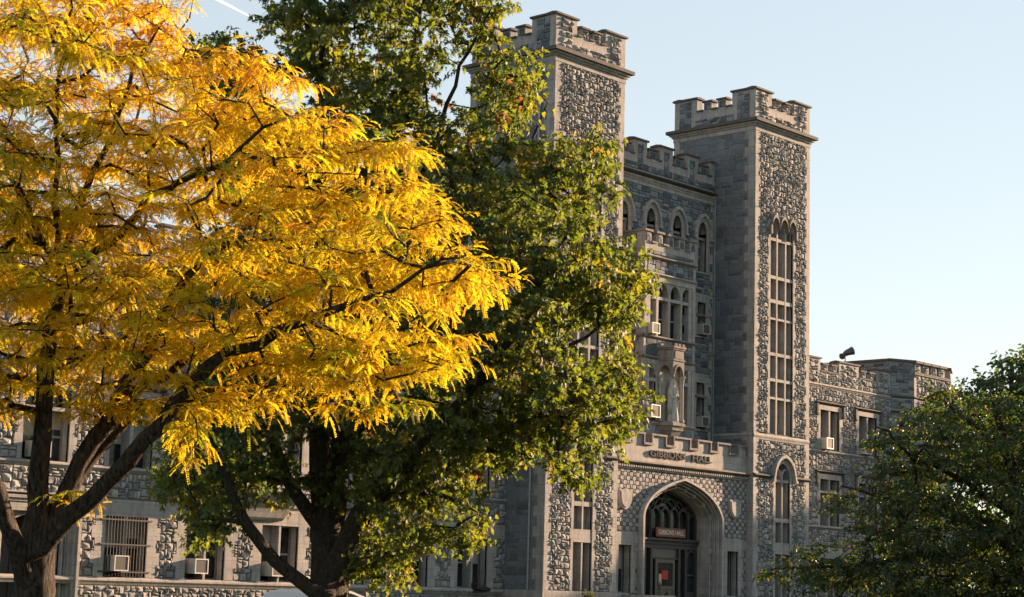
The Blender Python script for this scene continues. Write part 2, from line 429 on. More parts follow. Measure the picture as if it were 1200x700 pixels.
# ---- the two towers -------------------------------------------------------
TW, TD = 3.96, 4.1
def tower(x0, sd):
    F, L, RR, BB = front(0.), leftf(x0), rightf(x0+TW), backf(TD)
    x1 = x0+TW
    lime = MB(); cope = MB(); st = MB(); sd_ = MB(); cr = MB()
    S = []; B = []
    # stair window of three lights, low window of two
    l3 = [(x0+1.10, x0+1.56), (x0+1.66, x0+2.18), (x0+2.28, x0+2.74)]
    segs = [(8.27, 9.66, 'glass'), (9.75, 10.38, 'glass'), (10.50, 11.42, 'panel'), (11.55, 12.88, 'glass'), (12.97, 13.57, 'glass'), (13.72, 14.56, 'panel'), (14.69, 16.13, 'glass'), (16.25, 16.98, 'arch')]
    window(F, x0+1.10, x0+2.74, 8.27, segs, lights=l3, jamb=.13, lintel=.0, tooth=.07, depth=.33, S=S, B=B, rail=False)
    m = MB(); outer = []
    for a, b in ((x0+1.02, x0+1.61), (x0+1.61, x0+2.23), (x0+2.23, x0+2.82)):
        p = ptarch(a, b, 16.55, .52, 8); q = ptarch(a-.0, b+.0, 16.55, .66, 8)
        m.ring(F, p, q, -.05, .17)
    m.fbox(F, x0+.95, x0+1.06, -.05, .17, 16.35, 16.72); m.fbox(F, x0+2.78, x0+2.89, -.05, .17, 16.35, 16.72)
    m.build('hood_mould', LIME2, hall); S.append((x0+1.0, x0+2.84, 16.9, 17.1))
    l2 = [(x0+1.54, x0+2.02), (x0+2.10, x0+2.58)]
    window(F, x0+1.54, x0+2.58, 1.8, [(1.8, 3.50, 'glass'), (3.95, 4.76, 'panel'), (4.92, 6.36, 'glass'), (6.36, 6.46, 'x')][:3], lights=l2, jamb=.13, lintel=0, tooth=.06, depth=.33,
           bigarch=(6.46, .66), hood=(.19, 0.), S=S, B=B, rail=False)
    m = MB(); m.fbox(F, x0+1.54, x0+2.58, -.34, .012, 3.50, 3.95); m.build('window_spandrel', LIME, hall); m = MB(); m.fbox(F, x0+1.54, x0+2.58, -.34, -.03, 6.36, 6.46); m.build('window_transom', LIME, hall)
    # front
    quoin(lime, S, F, x0, 1, 1.8, 20.5, .27, .36); quoin(lime, S, F, x1, -1, 1.8, 20.5, .24, .33)
    for z0, z1, pr in ((6.47, 6.64, .13), ): string(cope, F, x0-.0, x0+1.30, z0, z1, pr); string(cope, F, x0+2.82, x1, z0, z1, pr)
    string(lime, F, x0, x1, 7.98, 8.22, .05); S += [(x0, x1, 6.44, 6.66), (x0, x1, 7.97, 8.23)]
    stones(st, F, x0+.2, x1-.2, 1.8, 20.5, S, .068, .075, 4, 3, .065, .003, sd, rough=True, tlo=.2, thi=.8)
    q = MB(); backing(q, F, x0, x1, GZ-.5, 20.5, B, w0=-.45, w1=-.02); q.build('tower_front_wall', MORTAR_D, hall)
    # left, right and back faces: coursed
    for fr, nm, u0, u1 in ((L, 0, 0, TD), (RR, 1, 0, TD), (BB, 2, x0, x1)):
        SS = []; e0, e1 = (0, TD) if nm < 2 else (x0, x1)
        quoin(lime, SS, fr, e0, 1, 1.8, 20.5, .3, .48, .36, ph=1); quoin(lime, SS, fr, e1, -1, 1.8, 20.5, .3, .48, .36)
        string(lime, fr, e0, e1, 8.0, 8.22, .05); SS.append((e0, e1, 7.99, 8.23))
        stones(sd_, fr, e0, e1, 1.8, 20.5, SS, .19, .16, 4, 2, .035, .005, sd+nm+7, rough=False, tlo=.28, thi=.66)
    for fr, e0, e1 in ((L, 0, TD), (RR, 0, TD), (BB, x0, x1)):
        q = MB(); q.fbox(fr, e0+.29, e1-.29, -.45, .012, GZ-.5, 20.5); q.build('tower_core', MORTAR, hall)
    # plinth, frieze, cornice as square rings
    def ring_box(mb, z0, z1, g, t=.6):
        for fr, a, b in ((F, x0-g, x1+g), (BB, x0-g, x1+g)): mb.fbox(fr, a, b, -t, g, z0, z1)
        for fr in (L, RR): mb.fbox(fr, t-.0, TD-t, -t, g, z0, z1)
    ring_box(lime, 1.55, 1.8, .12); ring_box(lime, GZ-.4, 1.55, .06)
    ring_box(lime, 20.5, 20.68, .035); ring_box(lime, 20.68, 20.76, .09); ring_box(lime, 20.76, 20.84, .16)
    ring_box(cope, 20.84, 20.97, .27)
    # parapet
    zs, zt = 21.66, 22.36
    for fr, a, b, w in ((F, x0, x1, 0), (BB, x0, x1, 0), (L, 0, TD, 0), (RR, 0, TD, 0)):
        n = 1 if fr in (F, BB) else 0
        a2, b2 = (a, b) if n else (a+.38, b-.38)
        lime.fbox(fr, a2, b2, -.38, 0, 20.97, zs-.1); cope.fbox(fr, a2+.9*0, b2, -.42, .05, zs-.1, zs) if False else None
        c0, c1 = a+1.16, b-1.16
        lime.fbox(fr, c0, c1, -.38, .004, zs-.1, zs)
        mm = stones; rl = .09 if fr is F else .04; tgt = st if fr is F else cr
        # corner merlons
        for (p, q, s) in ((a, c0, 1), (c1, b, -1)):
            pp, qq = (p, q) if n else ((p+.38, q) if s > 0 else (p, q-.38))
            lime.fbox(fr, pp, qq, -.38, 0, zs-.1, zt-.13)
            stones(tgt, fr, p+.28, q-.25, 21.0, zt-.2, (), .115, .115, 3, 2, rl, .008, sd+int(p*10) % 50, w=.0, rough=fr is F)
            if n: cope.cope(fr, p-(.07 if s > 0 else .06), q+(.06 if s > 0 else .07), -.46, .08, zt-.13, zt, .06)
            else: cope.cope(fr, (p+.46) if s > 0 else p-.06, (q+.06) if s > 0 else q-.46, -.46, .08, zt-.13, zt, .06)
        stones(tgt, fr, c0-.1, c1+.1, 21.0, 21.32, (), .12, .1, 3, 2, rl, .008, sd+5, w=0, rough=fr is F)
        g = (c1-c0-.4*2)/3; 
        for k in range(2):
            u = c0+g+(g+.4)*k
            lime.fbox(fr, u, u+.4, -.36, -.02, zs, 22.02); cope.cope(fr, u-.06, u+.46, -.42, .05, 22.02, 22.14, .05)
            stones(tgt, fr, u+.06, u+.34, zs+.03, 21.98, (), .1, .1, 2, 2, rl, .006, sd+k, w=-.02, rough=fr is F)
        for k in range(3):
            u = c0+(g+.4)*k; cope.fbox(fr, u+.0, u+g, -.42, .07, zs+.001, zs+.06)
    lime.build('tower_limestone', LIME, hall, tri=True); cope.build_split('tower_coping', COPE, hall, tri=True)
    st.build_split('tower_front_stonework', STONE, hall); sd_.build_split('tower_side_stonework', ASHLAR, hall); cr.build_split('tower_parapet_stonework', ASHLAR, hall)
    q = MB(); q.box((x0+.4, .4, 20.7), (x0+TW-.4, TD-.4, 20.8)); q.build('tower_roof', ROOF, hall)
tower(0., 11); tower(-12.45, 311)

# ---- wings ------------------------------------------------------------------
def wing(u0, u1, y, centres, cents_low, seed, low_kind='pair', frontwin=()):
    F = front(y); S = []; B = []; lime = MB(); cope = MB(); st = MB()
    for c in centres:
        if not (u0+.9 < c < u1-.9): continue
        window(F, c-.76, c+.76, 8.2, [(8.2, 9.92, 'glass')], n=2, mull=.12, jamb=.16, lintel=.2, tooth=.1, depth=.36, S=S, B=B)
        window(F, c-.76, c+.76, 4.92, [(4.92, 6.32, 'glass'), (6.42, 6.92, 'glass')], n=2, mull=.12, jamb=.16, lintel=.22, tooth=.1, depth=.36, S=S, B=B)
        for z in (10.16, 7.17):
            h = label_hood(F, c-1.12, c+1.12, z, z+.14, .42); h.build('hood_mould', COPE, hall); S.append((c-1.12, c+1.12, z, z+.14))
    for c in cents_low:
        if not (u0+.5 < c < u1-.5): continue
        window(F, c-.74, c+.74, 1.8, [(1.8, 3.52, 'glass')], n=2, mull=.08, jamb=.34, lintel=0, tooth=.12, depth=.38, S=S, B=B)
    bands = [(1.58, 1.8, .1), (4.76, 4.92, .1), (8.0, 8.18, .1), (10.9, 11.06, .07)]
    for a, b, p in bands: string(lime, F, u0, u1, a, b, p); S.append((u0, u1, a, b))
    lime.fbox(F, u0, u1, -.3, .024, 3.52, 3.99); S.append((u0, u1, 3.52, 3.99))
    for a, b, c, d in frontwin: S.append((a, b, c, d)); B.append((a, b, c, d))
    back = MB(); backing(back, F, u0, u1, GZ-.5, 11.6, B)
    stones(st, F, u0, u1, GZ-.3, 11.6, S, .08, .08, 4, 3, .06, .003, seed, tlo=.2, thi=.8)
    # parapet: crenels with two small merlons over every window
    zs, zt = 11.58, 12.24
    lime.fbox(F, u0, u1, -.38, .02, 11.46, zs)
    last = u0; L = []
    for c in sorted(centres):
        if c-.75 > last and c+.75 < u1+.8: L.append((last, c-.75)); last = c+.75
    if last < u1: L.append((last, u1))
    for a, b in L:
        if b-a < .15: continue
        lime.fbox(F, a, b, -.38, 0.015, zs, zt-.12); cope.cope(F, a-.06, b+.06, -.44, .07, zt-.12, zt, .05)
        stones(st, F, a+.26, b-.24, 11.12, zt-.18, (), .12, .12, 3, 2, .08, .008, seed+int(a*7) % 91, w=.015)
    for c in centres:
        if not (u0 < c < u1): continue
        for d in (-.36, .36):
            lime.fbox(F, c+d-.2, c+d+.2, -.36, 0, zs, 11.9); cope.cope(F, c+d-.25, c+d+.25, -.42, .05, 11.9, 12.01, .04)
            stones(st, F, c+d-.13, c+d+.13, zs+.02, 11.88, (), .1, .1, 2, 2, .06, .006, seed+3, w=0)
        cope.fbox(F, c-.75, c+.75, -.42, .06, zs, zs+.05)
    lime.build('wing_limestone', LIME, hall, tri=True); cope.build_split('wing_coping', COPE, hall, tri=True); st.build_split('wing_stonework', STONE, hall)
    back.build('wing_wall', MORTAR_D, hall)
    q = MB(); q.box((u0, y+.45, 10.9), (u1, y+11, 11.1)); q.build('wing_roof', ROOF, hall)
    q = MB(); q.fbox(backf(y+11), u0, u1, -.4, 0, GZ-.5, 12.2); q.build('rear_wall', MORTAR, hall)
    q = MB(); q.box((u0, y+1.6, GZ), (u1, y+1.7, 10.9)); q.build('inner_partition', MORTAR_D, hall)
# right wing
wing(3.96, 13.6, 1.9, [5.4, 8.52, 11.64], [5.4, 8.52, 11.64], 77)
# left wing
LWC = [-14.08-2.9*k for k in range(10)]
PORT = (-33.05, -30.2)
wing(-42., -12.45, 1.8, LWC, [c for c in LWC if not (-33.6 < c < -30)], 177, frontwin=[(PORT[0], PORT[1], GZ, 3.95)])

# turret block at the end of the right wing, with chamfered corners
def turret():
    a = (13.6, 1.9); b = (14.76, 1.35); c = (18.1, 1.35); d = (19.2, 1.9)
    lime = MB(); cope = MB(); st = MB(); si = MB()
    for (p, q, k) in ((a, b, 0), (b, c, 1), (c, d, 2)):
        dx, dy = q[0]-p[0], q[1]-p[1]; L = math.hypot(dx, dy); t = (dx/L, dy/L); fr = Fr(p, t, (t[1], -t[0]))
        S = []; B = []
        if k == 1:
            for cc in (1.67,):
                window(fr, cc-.72, cc+.72, 8.2, [(8.2, 9.92, 'glass')], n=2, mull=.12, jamb=.16, lintel=.2, depth=.36, S=S, B=B)
                window(fr, cc-.72, cc+.72, 4.92, [(4.92, 6.92, 'glass')], n=2, mull=.12, jamb=.16, lintel=.2, depth=.36, S=S, B=B)
                window(fr, cc-.72, cc+.72, 1.8, [(1.8, 3.5, 'glass')], n=2, mull=.12, jamb=.3, lintel=.3, depth=.36, S=S, B=B)
            quoin(lime, S, fr, 0, 1, GZ, 12.0, .2, .3); quoin(lime, S, fr, L, -1, GZ, 12.0, .2, .3)
        for z0, z1 in ((10.3, 10.44), (11.0, 11.12), (8.0, 8.18), (4.76, 4.92)):
            string(cope if z0 > 9 else lime, fr, 0, L, z0, z1, .08); S.append((0, L, z0, z1))
        backing(lime, fr, 0, L, GZ-.4, 12.16, B, -.4, -.012)
        if k == 1: stones(st, fr, 0, L, GZ, 12.1, S, .13, .12, 3, 3, .08, .007, 5)
        else: stones(si, fr, 0, L, GZ, 12.6, S, .17, .15, 4, 2, .03, .009, 9+k, rough=False)
        if k == 1:
            string(lime, fr, 0, L, 12.1, 12.2, .07)
            zz = 12.2
            n = 4; g = L/(n+.5)
            for j in range(n):
                u = .12+j*g; lime.fbox(fr, u, u+.5, -.34, .0, zz, 12.68)
                stones(st, fr, u+.1, u+.4, zz+.03, 12.6, (), .1, .1, 2, 2, .06, .006, j, w=0.)
            for j in range(n): u = .12+j*g; cope.cope(fr, u-.09, u+.59, -.42, .1, 12.68, 12.82, .03)
            cope.fbox(fr, .0, L, -.42, .06, zz, zz+.06)
        else: lime.fbox(fr, 0, L, -.4, -.012, 12.16, 12.68)
        if k != 1: cope.cope(fr, -.06, L+.1, -.46, .09, 12.68, 12.82, .03)
    F2 = leftf(13.6); lime.fbox(F2, 1.9, 6, -.4, -.02, 10.9, 12.68); stones(si, F2, 1.92, 6, 11.1, 12.6, (), .17, .15, 4, 2, .03, .009, 4, rough=False)
    cope.cope(F2, 1.9, 6, -.46, .09, 12.68, 12.82, .03)
    F2 = rightf(19.2); lime.fbox(F2, 1.9, 8, -.4, -.02, GZ, 12.68); cope.cope(F2, 1.9, 8, -.46, .09, 12.68, 12.82, .03)
    lime.build('turret_limestone', LIME, hall, tri=True); cope.build_split('turret_coping', COPE, hall, tri=True)
    st.build_split('turret_front_stonework', STONE, hall); si.build_split('turret_side_stonework', ASHLAR, hall)
    q = MB(); q.box((14, 1.75, 12.0), (18.9, 8, 12.1)); q.build('turret_roof', ROOF, hall)
turret()

# ---- central block --------------------------------------------------------------
C0, C1 = TW-12.45, 0.
def centre():
    F = front(2.0); S = []; B = []; lime = MB(); cope = MB(); st = MB()
    cs = [-7.62, -5.92, -4.22, -2.52, -.82]
    for c in cs:
        window(F, c-.28, c+.28, 14.72, [(14.72, 16.02, 'glass')], n=1, jamb=.2, lintel=0, tooth=.07, depth=.3, bigarch=(16.3, .46), hood=(.14, .18), S=S, B=B, sill=.1)
        q = MB(); q.fbox(F, c-.28, c+.28, -.31, -.06, 16.02, 16.13); 
        for dx in (-.0,): q.fbox(F, c+dx-.02, c+dx+.02, -.29, -.2, 16.13, 16.7)
        q.build('window_transom', LIME2, hall)
    for c in (-.84, -7.7):
        window(F, c-.27, c+.27, 12.12, [(12.12, 12.86, 'glass'), (12.96, 13.46, 'glass')], n=1, jamb=.24, lintel=.34, depth=.3, S=S, B=B, sill=.12)
        window(F, c-.27, c+.27, 8.38, [(8.38, 9.6, 'glass'), (9.73, 10.2, 'glass')], n=1, jamb=.24, lintel=.34, depth=.3, S=S, B=B, sill=.12)
        for z in (12.86, 9.6): q = MB(); q.fbox(F, c-.36, c+.36, -.1, .1, z+.02, z+.09); q.build('window_ledge', LIME2, hall)
    lime.fbox(F, C0, C1, -.4, .03, 17.58, 17.74); lime.fbox(F, C0, C1, -.4, .06, 17.74, 17.8)
    lime.fbox(F, C0, C1, -.4, .09, 17.8, 17.9); string(cope, F, C0, C1, 17.92, 18.1, .2); S.append((C0, C1, 17.56, 18.12))
    for k in range(80):
        u = C0+.05+k*.107
        if u < C1-.06: lime.fbox(F, u, u+.05, .05, .13, 17.82, 17.9)
    backing(lime, F, C0, C1, 7.0, 18.6, B, -.4, -.012)
    quoin(lime, S, F, C1, -1, 7.2, 17.5, .12, .3, .36)
    stones(st, F, C0, C1, 7.1, 18.42, S, .14, .12, 4, 2, .04, .006, 31, rough=False)
    zs, zt = 18.72, 19.43
    lime.fbox(F, C0, C1, -.38, .02, 18.42, zs)
    x = -4.96-3.4; L = []
    for c in (-8.36, -6.66, -4.96, -3.28, -1.58, .1):
        a, b = max(C0, c-.42), min(C1, c+.42)
        if b-a < .1: continue
        lime.fbox(F, a, b, -.38, .012, zs, zt-.1); cope.cope(F, a-.07, b+.07*(b < C1), -.45, .08, zt-.1, zt+.02, .05)
        stones(st, F, c-.17 if c-.17 > a else a, min(c+.17, b), 18.2, zt-.25, (), .12, .12, 2, 2, .04, .006, 7, w=.014, rough=False)
    for c in (-7.52, -5.82, -4.1, -2.43, -.74):
        lime.fbox(F, c-.22, c+.22, -.36, -.03, zs, 19.08); cope.cope(F, c-.29, c+.29, -.42, .05, 19.08, 19.19, .04)
        stones(st, F, c-.18, c+.18, zs+.03, 19.04, (), .12, .12, 2, 2, .04, .006, 9, w=-.03, rough=False)
        for d in (-1, 1): cope.fbox(F, c+d*.34-.13, c+d*.34+.13, -.4, .08, zs, zs+.07)
    lime.build('centre_limestone', LIME, hall, tri=True); cope.build_split('centre_coping', COPE, hall, tri=True); st.build_split('centre_stonework', ASHLAR, hall)
    q = MB(); q.box((C0, 2.4, 18.0), (C1, 12.8, 18.15)); q.build('centre_roof', ROOF, hall)
    q = MB(); q.fbox(backf(13), C0-.4, C1+.4, -.4, 0, GZ-.5, 19.0); q.fbox(leftf(C0-.4), 3.6, 12.6, -.4, 0, 9, 19); q.fbox(rightf(C1+.4), 3.6, 12.6, -.4, 0, 9, 19); q.build('rear_wall', MORTAR, hall)
centre()
def bay():
    y = .95; x0, x1 = -5.9, -2.66; F, L, RR = front(y), leftf(x0), rightf(x1)
    S = []; B = []; lime = MB(); cope = MB(); st = MB()
    l4 = [(-5.75+.755*k, -5.12+.755*k) for k in range(4)]
    window(F, l4[0][0], l4[3][1], 11.53, [(11.53, 12.93, 'glass'), (13.05, 13.62, 'arch')], lights=l4, jamb=.14, lintel=.22, tooth=0, depth=.3, S=S, B=B)
    for a in (-5.76, -3.49):
        window(F, a, a+.66, 8.28, [(8.28, 9.76, 'glass'), (9.9, 10.42, 'arch')], n=1, jamb=.14, lintel=.16, tooth=0, depth=.3, S=S, B=B)
    lime.fbox(F, x0, x1, -.3, .004, 10.42, 10.58); S.append((x0, x1, 13.6, 13.8))
    lime.fbox(F, -4.95, -3.6, -.3, .006, 8.2, 10.5); S.append((-4.95, -3.6, 8.2, 10.58)); S.append((x0, x1, 10.4, 10.6))
    for fr, a, b in ((F, x0, x1), (L, y, 2.0), (RR, y, 2.0)):
        n = fr is F; e = .0
        SS = list(S) if n else []
        for z0, z1, p, mb in ((8.1, 8.26, .1, lime), (10.6, 10.74, .12, cope), (11.38, 11.52, .12, cope), (13.8, 13.96, .12, lime), (14.46, 14.6, .14, cope)):
            string(mb, fr, a-(p if n else 0)*0, b, z0, z1, p); SS.append((a, b, z0, z1))
        lime.fbox(fr, a, b, -.3, .012, 13.62+(0.001 if n else 0), 13.8); SS.append((a, b, 13.62, 13.8))
        lime.fbox(fr, a, b, -.3, .012, 14.8, 15.06); SS.append((a, b, 14.8, 15.5))
        if n:
            quoin(lime, SS, fr, x0, 1, 7.2, 14.8, .12, .125, .36); quoin(lime, SS, fr, x1, -1, 7.2, 14.8, .155, .16, .36)
            backing(lime, fr, a, b, 7.2, 14.85, B, -.28, -.012)
        else:
            quoin(lime, SS, fr, y, 1, 7.2, 15.5, .22, .36, .36)
            lime.fbox(fr, y+.28, b, -.28, -.012, 7.2, 14.85)
        stones(st, fr, a, b, 7.2, 14.8, SS, .16, .14, 4, 2, .035, .007, 5, rough=False)
        if n:
            for k in range(5):
                u = x0+.715*k; lime.fbox(fr, u, u+.38, -.28, .01, 15.06, 15.48); cope.cope(fr, u-.06, u+.44, -.34, .08, 15.48, 15.6, .04)
                stones(st, fr, u+.07, u+.31, 15.1, 15.44, (), .12, .12, 2, 2, .03, .005, 5, w=.01, rough=False)
                if k < 4: cope.fbox(fr, u+.38, u+.715, -.32, .08, 15.06, 15.13)
        else:
            lime.fbox(fr, y+.28, b, -.28, .01, 15.06, 15.48); cope.cope(fr, y+.3, b, -.34, .08, 15.48, 15.6, .04)
            stones(st, fr, y+.3, b-.05, 14.62, 15.44, [(y, y+.35, 14, 16)], .16, .14, 4, 2, .03, .007, 6, w=.012, rough=False)
    lime.build('bay_limestone', LIME, hall, tri=True); cope.build_split('bay_coping', LIME2, hall, tri=True); st.build_split('bay_stonework', ASHLAR, hall)
    q = MB(); q.box((x0+.28, y+.28, 14.7), (x1-.28, 2, 14.8)); q.build('bay_roof', ROOF, hall)
bay()

# ---- entrance porch --------------------------------------------------------------
AC_X, AW, ASP = -4.30, 2.50, 4.6
def tudor(hw, zs, h, leg=GZ-.1, n=22):
    pts = [(AC_X-hw, leg), (AC_X-hw, zs)]
    for i in range(1, n):
        s = -math.cos(math.pi*i/n); t = abs(s)
        pts.append((AC_X+s*hw, zs+h*(.66*(1-t**2.6)**.55+.34*(1-t))))
    return pts+[(AC_X+hw, zs), (AC_X+hw, leg)]
def porch():
    y = .32; F = front(y); x0, x1 = C0, C1; S = []; B = []; lime = MB(); cope = MB(); chk = MB(); chs = MB()
    # slit windows each side
    for a, b in ((-7.98, -7.22), (-1.25, -.52)):
        window(F, a, b, 1.8, [(1.8, 3.52, 'glass')], n=1, jamb=.22, lintel=.46, tooth=.12, depth=.4, S=S, B=B, rail=False)
    lime.fbox(F, x0, AC_X-AW+.05, -.4, .012, 3.56, 3.97) ; lime.fbox(F, AC_X+AW-.05, x1, -.4, .012, 3.56, 3.97)
    S += [(x0, x1, 3.5, 3.98)]
    out = tudor(AW-.02, ASP, 1.5)
    # wall with the arched opening cut out of it
    arc = tudor(AW-.1, ASP, 1.42)
    lime.prism(F, [(x0, 3.52), (AC_X-AW+.1, 3.52)]+arc[1:-1]+[(AC_X+AW-.1, 3.52), (x1, 3.52), (x1, 7.2), (x0, 7.2)], -.55, -.03)
    backing(lime, F, x0, x1, GZ-.4, 3.52, B+[(AC_X-AW+.1, AC_X+AW-.1, GZ-.4, 3.52)], -.5, -.03)
    def inside(u, z):
        if z < ASP: return abs(u-AC_X) < AW
        t = abs(u-AC_X)/AW
        return t < 1 and z < ASP+1.5*(.66*(1-t**2.6)**.55+.34*(1-t))
    # chequerwork
    rnd = random.Random(5); cw, ch = .186, .152; k = 0; z = GZ-.2; j = 0
    while z < 6.28:
        h = min(ch, 6.29-z); i = 0; u = x0
        while u < x1-.03:
            wd = min(cw, x1-u); cu, cz = u+wd/2, z+h/2
            hit = any(a < cu < b and c < cz < d for a, b, c, d in S)
            if not hit and not inside(cu, cz):
                g = .006
                if (i+j) % 2: chk.fbox(F, u+g, u+wd-g, -.05, .012+.014*rnd.random(), z+g, z+h-g)
                else: stones(chs, F, u, u+wd, z, z+h, (), wd, h, 1, 1, .028, g, i*77+j, w=-.0, rough=True, tlo=.0, thi=.4)
            u += cw; i += 1
        z += ch; j += 1
    chk.build_split('chequer_block', LIME, hall); chs.build_split('chequer_stonework', STONE, hall)
    # cornice with dentils, name band, parapet
    lime.fbox(F, x0, x1, -.3, .06, 6.29, 6.36)
    for q in range(62):
        u = x0+.06+q*.136
        if u < x1-.08: lime.fbox(F, u, u+.07, .05, .15, 6.36, 6.44)
    lime.fbox(F, x0, x1, -.3, .05, 6.36, 6.44)
    string(cope, F, x0, x1, 6.44, 6.64, .26)
    lime.fbox(F, x0, x1, -.4, .02, 6.62, 7.24); 
    zs, zt = 7.36, 7.72
    for c, hw in ((-8.2, .25), (-7.0, .38), (-5.72, .42), (-4.3, .52), (-2.88, .42), (-1.6, .42), (-.32, .3)):
        a, b = max(x0, c-hw), min(x1, c+hw)
        lime.fbox(F, a, b, -.4, .015, 7.24, zt-.1); cope.cope(F, a-.05, min(b+.05, x1), -.45, .1, zt-.11, zt, .04)
        for e in (a-.03, b-.04): cope.fbox(F, e, e+.07, -.05, .09, zs-.08, zt-.11)
        stones(chs, F, a+.1, b-.1, 7.27, zt-.14, (), .11, .1, 2, 2, .05, .006, int(c*9) % 60, w=.015)
    for c in (-7.6, -6.36, -5.03, -3.56, -2.24, -.94): cope.cope(F, c-.3, c+.3, -.42, .1, 7.24, 7.37, .05)
    lime.fbox(F, x0, x1, -1.8, -.38, 7.05, 7.2)
    # arch mouldings stepping back
    radii = [(.02, -.09, .24), (-.09, -.14, -.06), (-.14, -.19, .12), (-.19, -.24, -.16), (-.24, -.29, .0), (-.29, -.40, -.34), (-.40, -.44, -.10), (-.44, -.48, -.34), (-.48, -.52, -.3)]
    am = MB(); hh = lambda g: 1.5+g*.72
    for a, b, w1 in radii: am.ring(F, tudor(AW+a, ASP, hh(a)), tudor(AW+b, ASP, hh(b)), -.68, w1)
    P = tudor(AW-.345, ASP, hh(-.345), n=40); d = 0
    for (u0, z0), (u1, z1) in zip(P, P[1:]):
        L = math.hypot(u1-u0, z1-z0); n = int(L/.04)+1
        for q in range(n):
            d += L/n
            if d > .62:
                d = 0; u, z = u0+(u1-u0)*q/n, z0+(z1-z0)*q/n; am.fbox(F, u-.05, u+.05, -.4, -.12, z-.1, z+.1)
    am.build('arch_moulding', LIME, hall)
    lime.build('porch_limestone', LIME, hall, tri=True); cope.build_split('porch_coping', LIME2, hall, tri=True)
    # shields
    for c, z in ((-7.72, 5.16), (-.86, 5.14)):
        s = MB(); wd, hh = .39, .38
        P = [(c-wd, z+hh), (c-wd*.5, z+hh-.04), (c, z+hh+.02), (c+wd*.5, z+hh-.04), (c+wd, z+hh), (c+wd*.88, z), (c+wd*.8, z-.12), (c+wd*.45, z-.3), (c, z-hh), (c-wd*.45, z-.3), (c-wd*.8, z-.12), (c-wd*.88, z)]
        s.prism(F, P, -.02, .13); s.prism(F, [(c+(u-c)*.8, z+(v-z)*.8) for u, v in P], .13, .16)
        s.build('shield', LIME, hall, tri=True)
    # doorway screen
    D = front(1.0); hw = AW-.5; dm = MB(); gl = MB()
    inner = tudor(AW-.50, ASP, 1.14)
    gl.prism(D, inner, -.14, -.11); 
    A = tudor(AW-.50, ASP, 1.14); A2 = tudor(AW-.62, ASP, 1.03); dm.ring(D, A, A2, -.1, .02)
    n = 7; xs = [AC_X-hw+2*hw*k/n for k in range(n+1)]
    for k in range(n):
        p, q = xs[k]+.03, xs[k+1]-.03; z2 = 4.95 if 0 < k < n-1 else 4.75
        arc = ptarch(p, q, z2-.3, .34, 8); arc2 = ptarch(p-.05, q+.05, z2-.3, .44, 8); dm.ring(D, arc, arc2, -.1, 0)
    for x in xs[1:-1]: dm.fbox(D, x-.035, x+.035, -.1, .02, 3.87, 4.95)
    # flowing tracery in the head
    def loop(cx, cz, rx, rz, ang, w=.035):
        a = [(cx+math.cos(ang)*rx*math.cos(t)-math.sin(ang)*rz*math.sin(t), cz+math.sin(ang)*rx*math.cos(t)+math.cos(ang)*rz*math.sin(t)) for t in [2*math.pi*i/14 for i in range(15)]]
        b = [(cx+(u-cx)*(1-w/min(rx, rz)), cz+(v-cz)*(1-w/min(rx, rz))) for u, v in a]; dm.ring(D, a, b, -.1, -.01)
    for s in (-1, 1):
        loop(AC_X+s*.42, 5.22, .30, .13, s*-.5); loop(AC_X+s*.95, 5.12, .3, .12, s*-.6); loop(AC_X+s*1.45, 4.98, .22, .1, s*-.9)
    loop(AC_X, 5.4, .13, .2, 0); 
    for k in range(4): loop(AC_X+.09*math.cos(math.pi/2*k), 5.4+.09*math.sin(math.pi/2*k), .07, .07, 0, .02)
    # transom cornice with dentils
    dm.fbox(D, AC_X-hw, AC_X+hw, -.1, .10, 3.66, 3.72); dm.fbox(D, AC_X-hw, AC_X+hw, -.1, .16, 3.80, 3.87); dm.fbox(D, AC_X-hw, AC_X+hw, -.1, .06, 3.72, 3.8)
    for k in range(44):
        u = AC_X-hw+.03+k*.096; dm.fbox(D, u, u+.05, .05, .13, 3.73, 3.79)
    dm.fbox(D, AC_X-hw, AC_X+hw, -.1, .04, 3.5, 3.66)
    # posts, side lights
    for x in (AC_X-hw+.04, AC_X-1.28, AC_X-.86, AC_X+.86, AC_X+1.28, AC_X+hw-.06): dm.fbox(D, x-.07, x+.07, -.1, .05, GZ, 3.5)
    for a, b in ((AC_X-hw, AC_X-1.28), (AC_X+1.28, AC_X+hw)):
        dm.fbox(D, a, b, -.1, .0, GZ, 1.9); dm.fbox(D, a, b, -.1, 0, 2.5, 2.58)
        arc = ptarch(a+.16, b-.12, 3.2, .22, 8); dm.ring(D, arc, ptarch(a+.08, b-.05, 3.2, .31, 8), -.1, 0)
    dm.fbox(D, AC_X-.79, AC_X+.79, -.1, .02, 3.10, 3.16)
    so_ = dm.build('entrance_screen', BRONZE, hall, tri=True); gl.build('entrance_glazing', GLASS, hall, tri=True)
    t = MB(); t.fbox(D, AC_X-.79, AC_X+.79, -.07, -.04, 3.16, 3.5); t.build('transom_panel', ALU, hall)
    dr = MB(); a, b = -4.86, -3.66
    for u0, u1, z0, z1 in ((a, a+.13, GZ, 3.1), (b-.13, b, GZ, 3.1), (a+.13, b-.13, 2.96, 3.1), (a+.13, b-.13, GZ, 1.15), (a+.13, b-.13, 1.98, 2.1)): dr.fbox(D, u0, u1, -.06, .0, z0, z1)
    door = dr.build('door', ALU, hall)
    q = MB(); q.fbox(D, a+.13, b-.13, -.045, -.03, 1.15, 2.94); q.build('door_glass', GLASS, door)
    q = MB(); q.fbox(D, a+.22, a+.25, .03, .06, 1.75, 2.25); q.fbox(D, a+.22, a+.25, 0, .03, 1.78, 1.81); q.fbox(D, a+.22, a+.25, 0, .03, 2.19, 2.22); q.build('handle', ALU, door)
